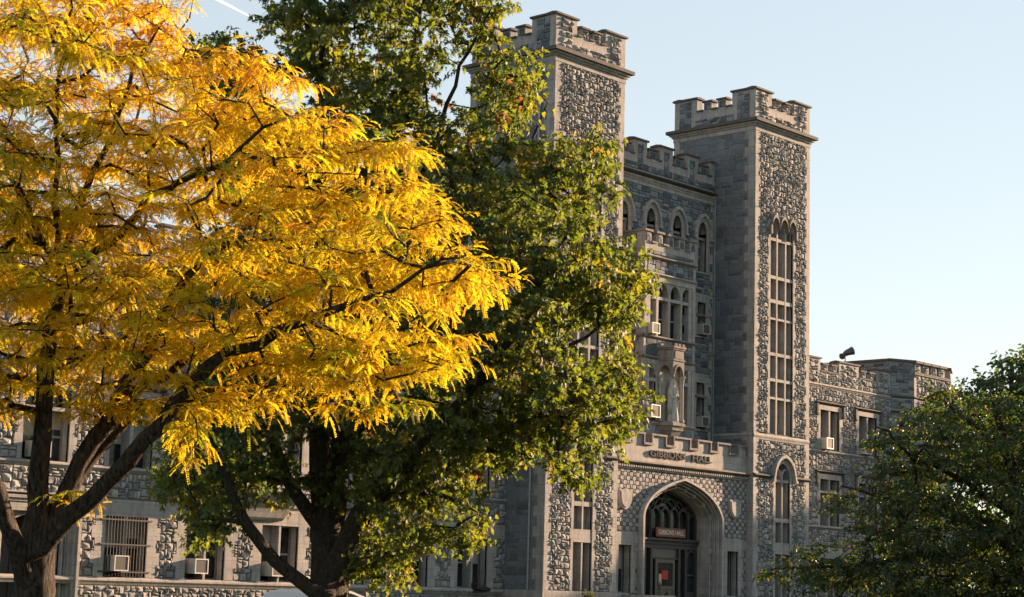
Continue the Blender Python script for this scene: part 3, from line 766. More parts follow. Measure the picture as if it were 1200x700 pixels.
    q = MB(); q.fbox(D, -4.42, -4.06, -.03, -.024, 2.34, 2.68); o = q.build('notice', RED, door)
    q = MB(); q.fbox(D, -4.62, -4.45, -.03, -.024, 2.15, 2.55); o = q.build('notice', CREAM, door)
    q = MB(); q.fbox(D, a+.13, b-.13, -.03, -.02, 1.62, 1.97); q.build('door_panel', ALU, door)
    # dark lobby behind
    q = MB(); q.box((C0+.4, 1.5, GZ), (C1-.4, 1.55, 7.0)); q.box((C0, .6, GZ-.05), (C1, 2, GZ)); q.build('lobby_wall', MORTAR_D, hall)
    # steps and cheek walls
    q = MB()
    for k in range(3): q.box((AC_X-2.6, -1.0+.33*k, .3), (AC_X+2.6, .2, .45+.15*(k+1)))
    q.build('entrance_step', LIME, hall)
    for u0, u1 in ((-8.1, -6.35), (-2.2, -.5)):
        q = MB(); q.box((u0, -1.0, .3), (u1, -.1, 1.62)); q.box((u0-.05, -1.05, 1.62), (u1+.05, -.1, 1.74)); q.build('cheek_wall', LIME, hall)
porch()

# lettering on the band over the arch
def letters(txt, x0, x1, z0, z1, y, m, name, parent, ext=.03, label=None, off=.0):
    cu = bpy.data.curves.new('lettering', 'FONT'); cu.body = txt; cu.extrude = ext; cu.size = 1; cu.offset = off
    o = bpy.data.objects.new('lettering_source', cu); COL.objects.link(o); bpy.context.view_layer.update()
    me = bpy.data.meshes.new_from_object(o.evaluated_get(bpy.context.evaluated_depsgraph_get())); bpy.data.objects.remove(o)
    co = np.empty(len(me.vertices)*3); me.vertices.foreach_get('co', co); co = co.reshape(-1, 3)
    a, b = co[:, 0].min(), co[:, 0].max(); c, d = co[:, 1].min(), co[:, 1].max(); L = base_of(parent)
    X = x0+(co[:, 0]-a)/(b-a)*(x1-x0); Z = z0+(co[:, 1]-c)/(d-c)*(z1-z0); Y = y-co[:, 2]
    me.vertices.foreach_set('co', np.stack([X-L.x, Y-L.y, Z-L.z], 1).ravel()); me.materials.clear(); me.materials.append(m); me.update()
    t = me.attributes.new('tone', 'FLOAT', 'POINT')
    o = bpy.data.objects.new(name, me); COL.objects.link(o); o.parent = parent; return o
LETTER = m_plain('dark_letter', (.07, .065, .06), .9)  # letter colour set darker than the limestone band
letters('GIBBONS', -6.28, -4.10, 6.83, 7.07, .32-.03-.02, LETTER, 'lettering', hall, .045, off=.022)
letters('HALL', -3.66, -2.38, 6.83, 7.07, .32-.03-.02, LETTER, 'lettering', hall, .045, off=.022)
sg = root('hanging_sign', 'red brown board lettered GIBBONS HALL inside the entrance arch', 'sign', (-4.2, .82, 3.9))
q = MB(); q.box((-5.08, .80, 3.93), (-3.28, .84, 4.27)); q.build('board', REDB, sg)
letters('GIBBONS HALL', -4.97, -3.38, 4.01, 4.19, .795, SIGNW, 'lettering', sg, .004)
q = MB()
for x in (-4.9, -3.5): q.box((x-.015, .84, 3.9), (x+.015, .99, 4.2))
q.build('bracket', IRON, sg)

# ---- statue niche on the bay ---------------------------------------------------
def niche():
    c = -4.28; yb = .93; poly = [(c-.72, yb), (c-.34, .48), (c+.34, .48), (c+.72, yb)]
    def slab(mb, z0, z1, g=0., g2=None):
        g2 = g if g2 is None else g2
        def P(g): return [(c+(x-c)*(1+g), yb-(yb-y)*(1+g)) for x, y in poly]
        A, Bq = P(g), P(g2); vs = [(x, y, z0) for x, y in A]+[(x, y, z1) for x, y in Bq]
        mb.add(vs, [(0,1,2,3), (7,6,5,4), (0,4,5,1), (1,5,6,2), (2,6,7,3), (3,7,4,0)])
    m = MB()
    slab(m, 7.42, 7.62, -.75, -.5); slab(m, 7.62, 7.95, -.5, -.08); slab(m, 7.95, 8.0, .0); slab(m, 8.0, 8.12, -.05, .04); slab(m, 8.12, 8.22, .14)
    slab(m, 8.22, 8.27, .02)
    m.build('niche_corbel', LIME2, hall)
    m = MB()
    for x, y in ((c-.66, .86), (c-.31, .53), (c+.31, .53), (c+.66, .86)):
        if (x, y) == (c-.31, .53): continue
        m.lathe((x, y, 8.27), [(.10, 0), (.10, .06), (.07, .12), (.055, .16), (.055, 1.5), (.08, 1.55), (.075, 1.6), (.11, 1.72), (.11, 1.76)], 10)
    m.build('niche_column', LIME, hall, smooth=False)
    m = MB()
    # canopy: arched faces, cornice, small battlements
    def face(p, q):
        L = math.hypot(q[0]-p[0], q[1]-p[1]); t = ((q[0]-p[0])/L, (q[1]-p[1])/L); fr = Fr(p, t, (t[1], -t[0]))
        arc = ptarch(.07, L-.07, 10.05, .36, 8); m.prism(fr, [(0, 10.02), (.07, 10.02)]+arc+[(L-.07, 10.02), (L, 10.02), (L, 10.6), (0, 10.6)], -.07, 0)
        m.ring(fr, ptarch(.07, L-.07, 10.05, .36, 8), ptarch(.03, L-.03, 10.05, .43, 8), 0, .03)
        m.prism(fr, [(.1, 10.68), (L-.1, 10.68), (L-.1, 10.98), (.1, 10.98)], -.02, .015)
        n = max(3, round(L/.2))
        for k in range(n): m.fbox(fr, k*L/n+.02, k*L/n+L/n*.62, -.06, .07, 11.16, 11.26)
        m.lathe((p[0], p[1], 9.92), [(.02, 0), (.07, .06), (.05, .12)], 6)
    for p, q in zip(poly, poly[1:]): face(p, q)
    slab(m, 10.6, 10.66, .08); slab(m, 10.66, 11.02, -.03); slab(m, 11.02, 11.08, .06); slab(m, 11.08, 11.16, .14)
    m.build('niche_canopy', LIME2, hall, tri=True)
    # figure of a robed statue
    st = root('robed_statue', 'pale weathered statue of a veiled robed figure with joined hands standing in the canopied niche', 'statue', (c, .74, 8.27))
    b = MB(); seg = 28; prof = [(.23, 0, 1), (.24, .05, 1), (.225, .3, 1), (.205, .6, .95), (.19, .85, .9), (.185, 1.0, .85), (.20, 1.12, .8), (.215, 1.24, .72), (.19, 1.32, .66), (.11, 1.38, .75), (.075, 1.42, .95)]
    vs = []; fs = []
    for r, z, sy in prof:
        for k in range(seg):
            a = 2*math.pi*k/seg; f = 1+.09*math.sin(a*7+z*1.2)*max(0, 1-z/1.15)+.03*math.sin(a*13+1)*max(0, 1-z/1.2); vs.append((c+r*f*math.cos(a), .74+r*f*sy*math.sin(a), 8.27+z))
    for i in range(len(prof)-1):
        for k in range(seg): k2 = (k+1) % seg; fs.append((i*seg+k, i*seg+k2, (i+1)*seg+k2, (i+1)*seg+k))
    b.add(vs, fs)
    b.lathe((c, .735, 8.27), [(.04, 1.38), (.07, 1.42), (.088, 1.47), (.093, 1.53), (.088, 1.59), (.06, 1.635), (.02, 1.65)], 14, sy=1.08)
    for s in (-1, 1):
        b.tube([(c+s*.19, .74, 9.5), (c+s*.215, .70, 9.33), (c+s*.18, .62, 9.17), (c+s*.06, .545, 9.27), (c+s*.012, .535, 9.36)], [.06, .065, .055, .036, .02], 8)
        b.tube([(c+s*.012, .535, 9.34), (c+s*.008, .53, 9.40), (c+s*.006, .53, 9.46)], [.024, .022, .008], 6)
        b.lathe((c+s*.035, .652, 9.805), [(.004, -.012), (.013, 0), (.004, .012)], 6)
    b.tube([(c, .655, 9.82), (c, .632, 9.775), (c, .64, 9.765)], [.01, .016, .008], 6)
    b.tube([(c-.025, .65, 9.735), (c, .643, 9.735), (c+.025, .65, 9.735)], [.005, .009, .005], 5)
    b.build('body', WHITEST, st, smooth=True)
    v = MB(); vs = []; fs = []; rows = [(.112, 1.66, .45), (.125, 1.58, .95), (.13, 1.5, 1), (.135, 1.42, 1.1), (.20, 1.3, 1.0), (.245, 1.15, .85), (.245, .9, .8), (.25, .6, .8), (.255, .3, .8)]
    ns = 18
    for r, z, sy in rows:
        for k in range(ns+1):
            a = math.radians(-38)+math.radians(256)*k/ns; f = 1+.05*math.sin(a*9)*(z < 1.3)
            k_ = .35 if z > 1.65 else 1
            vs.append((c+r*k_*f*math.cos(a), .745+r*k_*f*sy*math.sin(a), 8.27+z))
    for i in range(len(rows)-1):
        for k in range(ns): fs.append((i*(ns+1)+k, i*(ns+1)+k+1, (i+1)*(ns+1)+k+1, (i+1)*(ns+1)+k))
    v.add(vs, fs); o = v.build('veil', WHITEST, st, smooth=True)
    sm = o.modifiers.new('thickness', 'SOLIDIFY'); sm.thickness = .02
WHITEST = m_lime('statue_marble', (.5, .49, .46), (.2, .19, .18), 9, 9)
niche()

# ---- portal and oriel of the left wing -------------------------------------------
def portal():
    y = 1.8; F = front(y); m = MB(); a, b = PORT; c = (a+b)/2; W = (b-a)/2
    # rectangular moulded frame, projecting
    for k, (i, w) in enumerate(((0, .14), (.09, .07), (.16, -.04), (.23, -.16))):
        o = i; t = .09
        for p, q in ((a+o, a+o+t), (b-o-t, b-o)): m.fbox(F, p, q, -.5, w, GZ-.2, 3.95-o)
        m.fbox(F, a+o+t, b-o-t, -.5, w-.002, 3.95-o-t, 3.95-o)
    string(m, F, a-.06, b+.06, 3.95, 4.06, .2)
    # tudor arch plate
    def tp(hw, zs, h, n=20):
        r = []
        for i in range(n+1):
            s = -math.cos(math.pi*i/n); t = abs(s); r.append((c+s*hw, zs+h*(.66*(1-t**2.6)**.55+.34*(1-t))))
        return r
    hw = W-.46; arc = tp(hw, 2.95, .52)
    m.prism(F, [(a+.3, GZ), (c-hw, GZ)]+arc+[(c+hw, GZ), (b-.3, GZ), (b-.3, 3.64), (a+.3, 3.64)], -.5, -.22)
    for k, (g, w) in enumerate(((.0, -.12), (.06, -.17))):
        A = [(c-hw-g, GZ)]+tp(hw+g, 2.95, .52+g*.6)+[(c+hw+g, GZ)]; Bq = [(c-hw-g-.05, GZ)]+tp(hw+g+.05, 2.95, .52+g*.6+.04)+[(c+hw+g+.05, GZ)]; m.ring(F, A, Bq, -.3, w)
    # deep splayed reveal behind
    for k in range(5):
        g = .06*k; m.fbox(F, b-.46-.05*k-.06, b-.46+.3-.05*k, -.6-.14*k, -.5-.14*k+.01, GZ-.2, 3.6); m.fbox(F, a+.46+.05*k-.3, a+.46+.05*k+.06, -.6-.14*k, -.5-.14*k+.01, GZ-.2, 3.6)
    # carved rings in the spandrels
    for s in (-1, 1):
        x, z = c+s*(W-.5), 3.44
        for r0, r1 in ((.11, .075), (.04, .0)):
            A = [(x+r0*math.cos(t), z+r0*math.sin(t)) for t in [2*math.pi*i/16 for i in range(17)]]; Bq = [(x+r1*math.cos(t), z+r1*math.sin(t)) for t in [2*math.pi*i/16 for i in range(17)]]
            m.ring(F, A, Bq, -.24, -.18)
    m.build('portal_surround', LIME, hall, tri=True)
    d = MB(); fr = front(y+1.1)
    d.fbox(fr, a+.4, b-.4, -.06, 0, GZ, 3.6)
    for k in range(5): u = a+.5+k*.44; d.fbox(fr, u, u+.05, 0, .03, GZ, 2.85)
    d.fbox(fr, a+.4, b-.4, 0, .07, 2.85, 2.95)
    dd = d.build('portal_door', BRONZE, hall)
portal()
def oriel():
    y = 1.8; x0, x1 = -25.9, -21.95; m = MB(); F0 = front(y)
    prof = [(.12, 3.66, .9), (.2, 3.74, .8), (.34, 4.02, .55), (.62, 4.3, .25), (.86, 4.46, .0), (1.0, 4.5, -.06), (1.0, 4.62, -.06), (.92, 4.7, 0), (.95, 4.86, -.02), (1.04, 4.92, -.07), (1.04, 5.0, -.07), (.9, 5.06, 0)]
    vs = []; fs = []
    for w, z, ins in prof:
        g = ins*.9
        vs += [(x0+g, y+.1, z), (x0+g+.62*min(1, w), y-w, z), (x1-g-.62*min(1, w), y-w, z), (x1-g, y+.1, z)]
    for i in range(len(prof)-1):
        for k in range(4): k2 = (k+1) % 4; fs.append((4*i+k, 4*i+k2, 4*i+4+k2, 4*i+4+k))
    fs += [(0,1,2,3), tuple(range(4*len(prof)-4, 4*len(prof)))]
    m.add(vs, fs); m.build('oriel_corbel', LIME, hall)
    P = [(x0, y), (x0+.56, y-.9), (x1-.56, y-.9), (x1, y)]; body = MB()
    for (p, q) in zip(P, P[1:]):
        L = math.hypot(q[0]-p[0], q[1]-p[1]); t = ((q[0]-p[0])/L, (q[1]-p[1])/L); fr = Fr(p, t, (t[1], -t[0])); S = []; B = []
        n = 3 if L > 2 else 1; lw = .62; tot = n*lw+(n-1)*.16; a = (L-tot)/2
        for z, k in ((5.15, [(5.15, 6.5, 'glass'), (6.62, 7.2, 'arch')]), (8.3, [(8.3, 9.6, 'glass'), (9.72, 10.25, 'arch')])):
            window(fr, a, a+tot, z, k, n=n, mull=.16, jamb=.1, lintel=.2, tooth=0, depth=.28, S=S, B=B)
        backing(body, fr, 0, L, 5.0, 11.2, B, -.3, -.0)
        for z in (7.7, 10.7): string(body, fr, 0, L, z, z+.14, .1)
        k = 0
        while k*.5 < L-.3: body.fbox(fr, k*.5+.05, k*.5+.33, -.25, .0, 11.2, 11.5); k += 1
    body.build('oriel_wall', LIME, hall, tri=True); q = MB(); q.box((x0+.4, y-.6, 11.0), (x1-.4, y, 11.1)); q.build('oriel_roof', ROOF, hall)
oriel()

# ---- fittings -----------------------------------------------------------------------
def ac_unit(label, x, y, z, s=1.0, proto=[None]):
    """window air conditioner; origin at the middle of its underside on the wall plane"""
    if proto[0] is None:
        r = root('air_conditioner', label, 'air conditioner', (0, 0, 0), 'window air conditioners'); ROOT0 = r
        F = front(0.); b = MB(); W, H, Dp = .25, .44, .26
        b.fbox(F, -W, W, -.25, Dp, 0, H); 
        for a, c, d, e in ((-W, W, 0, .035), (-W, W, H-.035, H), (-W, -W+.035, .035, H-.035), (W-.035, W, .035, H-.035)): b.fbox(F, a, c, Dp, Dp+.025, d, e)
        for k in range(6): b.fbox(F, -W-.004, -W, .05, Dp-.06, .1+k*.045, .12+k*.045)
        b.build('casing', WHITE, r)
        g = MB(); g.fbox(F, -W+.035, W-.035, Dp, Dp+.006, .035, H-.035)
        for k in range(16): g.fbox(F, -W+.045, W-.045, Dp+.006, Dp+.014, .05+k*.0235, .058+k*.0235)
        g.build('grille', GRILLE, r)
        g = MB(); g.tube([(0, -.28, 0), (0, -.26, -.04), (0, .04, -.2)], .015, 6); g.fbox(F, -.03, .03, .2, .3, -.02, 0); g.build('support_bracket', IRON, r)
        proto[0] = r; o = r
    else:
        o = proto[0].copy(); COL.objects.link(o)
        for ch in proto[0].children:
            c = ch.copy(); COL.objects.link(c); c.parent = o
    o.location = (x, y, z); o.scale = (s, s, s); o['label'] = label; return o
ac_unit('white air conditioner behind the iron window bars of the left wing', -28.86, 1.82, 1.97)
ac_unit('white air conditioner in the ground floor window just right of the barred one', -25.98, 1.82, 1.97)
ac_unit('white air conditioner in the ground floor window beside the oak trunk', -23.0, 1.82, 1.97)
ac_unit('white air conditioner in an upper left wing window behind the yellow tree trunk', -31.7, 1.82, 5.0)
ac_unit('white air conditioner at the left end of the four light bay window row', -5.42, .97, 11.56, .92)
ac_unit('white air conditioner in the window left of the statue niche', -5.42, .97, 8.36, 1.1)
ac_unit('white air conditioner in the narrow upper window between the bay and right tower', -.84, 1.97, 12.14, .95)
ac_unit('white air conditioner in the narrow window right of the statue niche', -.84, 1.97, 8.42, .95)
ac_unit('white air conditioner in the upper floor window nearest the right tower', 8.13, 1.92, 8.22, 1.1)
ac_unit('white air conditioner in the second upper floor window right of the tower', 11.28, 1.92, 8.22, 1.1)
ac_unit('white air conditioner in the ground floor window of the right wing', 8.13, 1.92, 1.83, 1.1)
ac_unit('white air conditioner in the turret window half hidden by the right tree', 16.1, 1.37, 8.22, 1.1)

bars = MB(); F = front(1.8); c0 = -28.57
for a in (-29.27, -28.55):
    for k in range(7): bars.tube([F.p(a+.03+k*.105, .06, 1.83), F.p(a+.03+k*.105, .06, 3.53)], .012, 6)
for z in (1.95, 2.72, 3.42): bars.fbox(F, -29.5, -27.72, .05, .075, z-.02, z+.02); bars.fbox(F, -29.5, -29.46, 0, .06, z-.025, z+.025); bars.fbox(F, -27.76, -27.72, 0, .06, z-.025, z+.025)
bars.build('window_bars', IRON, hall)
# shelter sign
ss = root('shelter_sign', 'faded orange and cream sign with a round emblem beside the barred window', 'sign', (-29.9, 1.76, 3.5))
q = MB(); q.fbox(F, -30.13, -29.72, .03, .05, 3.45, 4.0); q.build('plate', CREAM, ss)
q = MB(); q.fbox(F, -30.12, -29.73, .05, .056, 3.60, 3.99); q.build('orange_field', ORANGE, ss)
q = MB(); cx, cz = -29.925, 3.8
def disc(r0, r1, a0, a1, w0, w1, n=12):
    A = [(cx+r0*math.cos(a0+(a1-a0)*i/n), cz+r0*math.sin(a0+(a1-a0)*i/n)) for i in range(n+1)]; B_ = [(cx+r1*math.cos(a0+(a1-a0)*i/n), cz+r1*math.sin(a0+(a1-a0)*i/n)) for i in range(n+1)]; q.ring(F, A, B_, w0, w1)
disc(.17, .0, 0, 2*math.pi, .056, .060, 24); q.build('emblem_disc', CREAM, ss)
q = MB()
for k in range(3): disc(.135, .03, R(60+120*k), R(120+120*k), .060, .064)
disc(.02, 0, 0, 2*math.pi, .060, .064); q.build('emblem', ORANGE, ss)

def pipe(label, pts, r, clips):
    p = root('drainpipe', label, 'drainpipe', (pts[0][0], pts[0][1], GZ)); m = MB(); m.tube(pts, r, 8); m.build('pipe', PIPE, p)
    for z in clips: q = MB(); q.box((pts[0][0]-r-.02, pts[0][1]-r-.02, z), (pts[0][0]+r+.02, pts[0][1]+r+.02, z+.05)); q.build('clip', PIPE, p)
pipe('thin grey drainpipe down the shaded side of the left tower', [(-12.53, .62, GZ), (-12.53, .62, 20.3)], .04, (2.8, 5, 7.3, 9.6, 12))
pipe('thin pipe in the corner between the recessed centre wall and right tower', [(-.06, 1.92, 7.2), (-.06, 1.92, 18)], .03, (9, 11.4, 13.8, 16))

fl = root('floodlight', 'pair of dark floodlights on a short post on the right wing parapet', 'floodlight', (10.1, 2.05, 12.2))
q = MB(); q.tube([(10.1, 2.1, 12.15), (10.1, 2.1, 12.55)], .025, 8); q.tube([(9.95, 2.1, 12.5), (10.3, 2.1, 12.55)], .02, 6); q.build('post', IRON, fl)
def lamp(cx, cy, cz, s, d):
    d = Vector(d).normalized(); a = Vector((cx, cy, cz)); q = MB(); q.tube([a-d*s*.5, a-d*s*.3, a+d*s*.25, a+d*s*.5, a+d*s*.52], [s*.16, s*.27, s*.36, s*.42, s*.36], 10); q.build('lamp_head', m_lampmetal, fl, smooth=False)
m_lampmetal = m_plain('weathered_lamp_metal', (.10, .10, .11), .45, .5, .4)
lamp(10.36, 2.1, 12.72, .46, (.75, -.5, .35)); lamp(9.8, 2.1, 12.5, .34, (-.6, -.6, -.25))
wl = root('wall_lamp', 'small dark lamp on the sill band left of the left tower', 'lamp', (-13.9, 1.68, 1.75))
q = MB(); q.box((-14.08, 1.62, 1.66), (-13.98, 1.8, 1.98)); q.build('bracket', IRON, wl)
q = MB(); q.tube([(-14.02, 1.62, 1.84), (-13.85, 1.5, 1.8), (-13.55, 1.42, 1.76)], [.1, .13, .06], 8); q.build('lamp_head', IRON, wl)

# ---- ground --------------------------------------------------------------------------
def ground():
    ys = [-4000, -400, -120, -60, -44, -36, -28, -20, -14, -9.2, -5, -2.5, 2, 30, 200, 4000]; xs = [-4000, -600, -200, -100, -60, -40, -20, 0, 20, 60, 150, 600, 4000]
    def h(y): return 0 if y < -36 else (.9 if y > -2.5 else .9*((y+36)/33.5)**1.6)
    m = MB(); vs = [(x, y, h(y)-.0) for y in ys for x in xs]; n = len(xs)
    m.add(vs, [(j*n+i, j*n+i+1, (j+1)*n+i+1, (j+1)*n+i) for j in range(len(ys)-1) for i in range(n-1)])
    g, t, b = mat('lawn', .95, .1); P = pos(t); t.links.new(ramp(t, noise(t, P, .8, 6), [(.3, (.03, .045, .012)), (.6, (.05, .07, .02)), (.8, (.09, .08, .03))]), b.inputs['Base Color']); bump(t, b, noise(t, P, 40, 2), .6, .03)
    tag(m.build('ground', g), kind='structure')
    asph = m_plain('asphalt', (.05, .05, .052), .9, .2, var=.15, sc=3); paving = m_plain('concrete_paving', (.3, .28, .26), .9, .2, var=.15, sc=2)
    m = MB(); y0, y1 = -14.5, -9.; zz = .46
    m.box((-150, y0, h(-14.5)), (150, y1, zz)); tag(m.build('road', asph), kind='structure')
    m = MB()
    for a, b_ in ((y0-.15, y0), (y1, y1+.15)): m.box((-150, a, .2), (150, b_, zz+.12))
    tag(m.build('kerb', paving), kind='structure')
    m = MB(); m.box((-150, y1+.15, .3), (150, y1+1.9, zz+.13)); m.box((AC_X-1.6, y1+1.9, .4), (AC_X+1.6, -1.0, .78)); tag(m.build('pavement', paving), kind='structure')
    m = MB()
    for k in range(40): m.box((-120+6*k, -11.8, zz), (-117+6*k, -11.68, zz+.004))
    tag(m.build('road_marking', SIGNW), kind='structure')
ground()
def at(px, py, d):
    """point seen at a pixel of the 1200x700 photograph, d metres away along the view axis"""
    v = cF+cR*((px-600)/FOC)+cU*((350-py)/FOC); return CAM+v*d

# ------------------------------------------------------------------ trees
def m_leaf(name, pts, trans, gloss=.35, tw=.45):
    m = bpy.data.materials.new(name); m.use_nodes = True; t = m.node_tree; b = t.nodes['Principled BSDF']; out = t.nodes['Material Output']
    a = N(t, 'Attribute', attribute_name='tone'); c = ramp(t, a.outputs['Fac'], pts); t.links.new(c, b.inputs['Base Color'])
    b.inputs['Roughness'].default_value = gloss; b.inputs['Specular IOR Level'].default_value = .4
    tr = N(t, 'BsdfTranslucent'); c2 = ramp(t, a.outputs['Fac'], trans); t.links.new(c2, tr.inputs['Color'])
    mx = N(t, 'MixShader'); mx.inputs[0].default_value = tw; t.links.new(b.outputs[0], mx.inputs[1]); t.links.new(tr.outputs[0], mx.inputs[2]); t.links.new(mx.outputs[0], out.inputs['Surface'])
    return m
LEAF_Y = m_leaf('golden_leaves', [(0, (.22, .25, .025)), (.25, (.48, .38, .022)), (.6, (.58, .37, .02)), (1, (.56, .25, .03))], [(0, (.34, .42, .02)), (.25, (.74, .60, .02)), (.6, (.84, .56, .02)), (1, (.80, .38, .03))], .5, .55)
LEAF_G = m_leaf('green_leaves', [(0, (.04, .068, .032)), (.55, (.075, .10, .034)), (.86, (.13, .13, .035)), (.93, (.28, .18, .03)), (1, (.2, .055, .03))], [(0, (.10, .17, .015)), (.55, (.26, .32, .025)), (.86, (.36, .35, .025)), (.93, (.6, .4, .03)), (1, (.4, .12, .03))], .6, .42)
LEAF_R = m_leaf('shade_darkened_leaves', [(0, (.028, .055, .032)), (.7, (.06, .09, .04)), (.9, (.12, .11, .025)), (1, (.25, .12, .03))], [(0, (.07, .14, .015)), (.7, (.17, .25, .02)), (.9, (.35, .28, .02)), (1, (.7, .35, .04))], .45, .35)  # shade over the spreading tree is put into this dark leaf colour
def m_bark(name, c1, c2, lichen=.5):
    m, t, b = mat(name, .95, .15); P = pos(t); mp = N(t, 'Mapping'); mp.inputs['Scale'].default_value = (1, 1, .22); t.links.new(P, mp.inputs[0])
    n = noise(t, mp.outputs[0], 26, 5, .7); n2 = noise(t, P, 7, 5, .7)
    c = ramp(t, n, [(.35, c1), (.65, c2)]); c = mix(t, c, (.17, .2, .16), mth(t, 'MULTIPLY', ramp(t, n2, [(.6, (0,)*3), (.68, (1,)*3)]), lichen))
    t.links.new(c, b.inputs['Base Color']); bump(t, b, n, 1., .12); return m
BARK_Y = m_bark('dark_ridged_bark', (.012, .010, .009), (.12, .098, .08), .3)
BARK_G = m_bark('grey_bark', (.03, .026, .022), (.10, .09, .078), .4)

def poly_info(P, q):
    P = np.array(P, float); n = len(P); ins = np.zeros(len(q), bool); dm = np.full(len(q), 1e9)
    for i in range(n):
        a, b = P[i], P[(i+1) % n]
        c = ((a[1] > q[:, 1]) != (b[1] > q[:, 1])) & (q[:, 0] < (b[0]-a[0])*(q[:, 1]-a[1])/((b[1]-a[1]) or 1e-9)+a[0]); ins ^= c
        ab = b-a; t = np.clip(((q-a)@ab)/(ab@ab+1e-9), 0, 1); dm = np.minimum(dm, np.linalg.norm(q-(a+t[:, None]*ab), axis=1))
    return ins, dm
def clusters(poly, d0, dmax, n, mind, rng, holes=(), edge=60, keep=None, dshift=0.):
    P = np.array(poly); lo, hi = P.min(0), P.max(0); out = []; gx = {}
    tries = 0
    while len(out) < n and tries < 60:
        tries += 1; q = lo+(hi-lo)*rng.random((4000, 2)); ins, dm = poly_info(poly, q); q = q[ins]; dm = dm[ins]
        hd = dmax*np.sqrt(np.clip(1-(1-np.clip(dm/ (edge*3.2), 0, 1))**2, .02, 1)); dep = d0+hd*(2*rng.random(len(q))-1)+dshift*(q[:, 1]-350)/350
        for (x, y), d in zip(q, dep):
            if any(((x-a)/c)**2+((y-b)/e)**2 < 1 and rng.random() < p for a, b, c, e, p in holes): continue
            v = at(x, y, d)
            if keep and rng.random() > keep(v): continue
            k = (int(v.x//mind), int(v.y//mind), int(v.z//mind)); ok = True
            for i in (-1, 0, 1):
                for j in (-1, 0, 1):
                    for l in (-1, 0, 1):
                        for u in gx.get((k[0]+i, k[1]+j, k[2]+l), ()):
                            if (u-v).length < mind: ok = False; break
            if ok:
                gx.setdefault(k, []).append(v); out.append(v)
                if len(out) >= n: break
    return out
def grow(limbs, targets, rng, step=.3, rtip=.008, pw=.47, sag=.0, wob=.06, up=.15):
    """limbs: list of [(point, radius), ...]; targets are joined one by one to the nearest branch"""
    pos_ = []; par = []; rmin = []
    for L in limbs:
        prev = -1
        p0 = L[0][0]
        if pos_:
            A = np.array(pos_); prev = int(np.argmin(np.linalg.norm(A-np.array(p0), axis=1)))
        pts = [L[0]]
        for (a, ra), (b, rb) in zip(L, L[1:]):
            k = max(1, int((b-a).length/step))
            for i in range(1, k+1): pts.append((a.lerp(b, i/k), ra+(rb-ra)*i/k))
        # smooth the polyline
        P = [Vector(p) for p, r in pts]
        for _ in range(6): P = [P[0]]+[(P[i-1]+P[i]*2+P[i+1])/4 for i in range(1, len(P)-1)]+[P[-1]]
        for i, p in enumerate(P):
            j = Vector(rng.normal(0, wob*.3*min(1, .035/max(pts[i][1], .001)), 3)) if 0 < i else Vector((0, 0, 0))
            pos_.append(tuple(p+j)); par.append(prev); rmin.append(pts[i][1]); prev = len(pos_)-1
    nb = len(pos_); A = np.zeros((nb+len(targets)*60, 3)); A[:nb] = pos_; n = nb
    T = np.array([tuple(t) for t in targets]); dist = np.array([np.min(np.linalg.norm(A[:n]-t, axis=1)) for t in T]); left = list(np.argsort(dist)); ends = []
    for ti in left:
        t = T[ti]; D = A[:n]-t; dd = np.linalg.norm(D, axis=1)+.35*np.maximum(0, A[:n, 2]-t[2])
        i = int(np.argmin(dd)); a = Vector(A[i]); b = Vector(t); L = (b-a).length; k = max(1, int(L/step)); prev = i
        pd = (a-Vector(A[par[i]])).normalized() if par[i] >= 0 else Vector((0, 0, 1))
        c1 = a+pd*L*.35+Vector((0, 0, up*L*.4)); c2 = b-(b-a)*.3+Vector((0, 0, up*L*.4))
        for s in range(1, k+1):
            u = s/k; p = a*(1-u)**3+c1*3*u*(1-u)**2+c2*3*u*u*(1-u)+b*u**3
            if s < k: p = p+Vector(rng.normal(0, wob*step, 3))
            A[n] = p; par.append(prev); rmin.append(0); prev = n; n += 1
        ends.append((prev, ti))
    cnt = np.zeros(n)
    for e, _ in ends: cnt[e] += 1
    for i in range(n-1, -1, -1):
        if par[i] >= 0 and par[i] < i: cnt[par[i]] += cnt[i]
    rad = rtip*np.maximum(cnt, .4)**pw; rad[:nb] = np.array(rmin)[:nb]
    # a child never thicker than its parent
    for i in range(n):
        if par[i] >= 0: rad[i] = min(rad[i], rad[par[i]]*1.02) if i >= nb else rad[i]
    return A[:n], par, rad, cnt, ends
class Wood:
    def __init__(s): s.V = []; s.F = []; s.n = 0
    def tube(s, P, r, seg, rough=0., rng=None):
        P = np.array(P, float); n = len(P); d = np.gradient(P, axis=0); d /= np.linalg.norm(d, axis=1)[:, None]+1e-9
        ref = np.array([.31, .17, .93]) if abs(d[:, 2].mean()) < .85 else np.array([1, .1, 0.]); a = np.cross(d, ref); a /= np.linalg.norm(a, axis=1)[:, None]+1e-9; b = np.cross(d, a)
        q = 2*np.pi*np.arange(seg)/seg; rr = np.array(r)[:, None, None]*np.ones((n, seg, 1))
        if rough: rr = rr*(1+rough*np.sin(q*3+1.3)[None, :, None]*.5+rng.normal(0, rough*.5, (n, seg, 1)))
        V = P[:, None, :]+rr*(np.cos(q)[None, :, None]*a[:, None, :]+np.sin(q)[None, :, None]*b[:, None, :])
        s.V.append(V.reshape(-1, 3)); i = np.arange(n-1)[:, None]*seg; k = np.arange(seg)[None]; k2 = (k+1) % seg
        s.F.append((np.stack([i+k, i+k2, i+seg+k2, i+seg+k], -1).reshape(-1, 4)+s.n)); s.n += n*seg
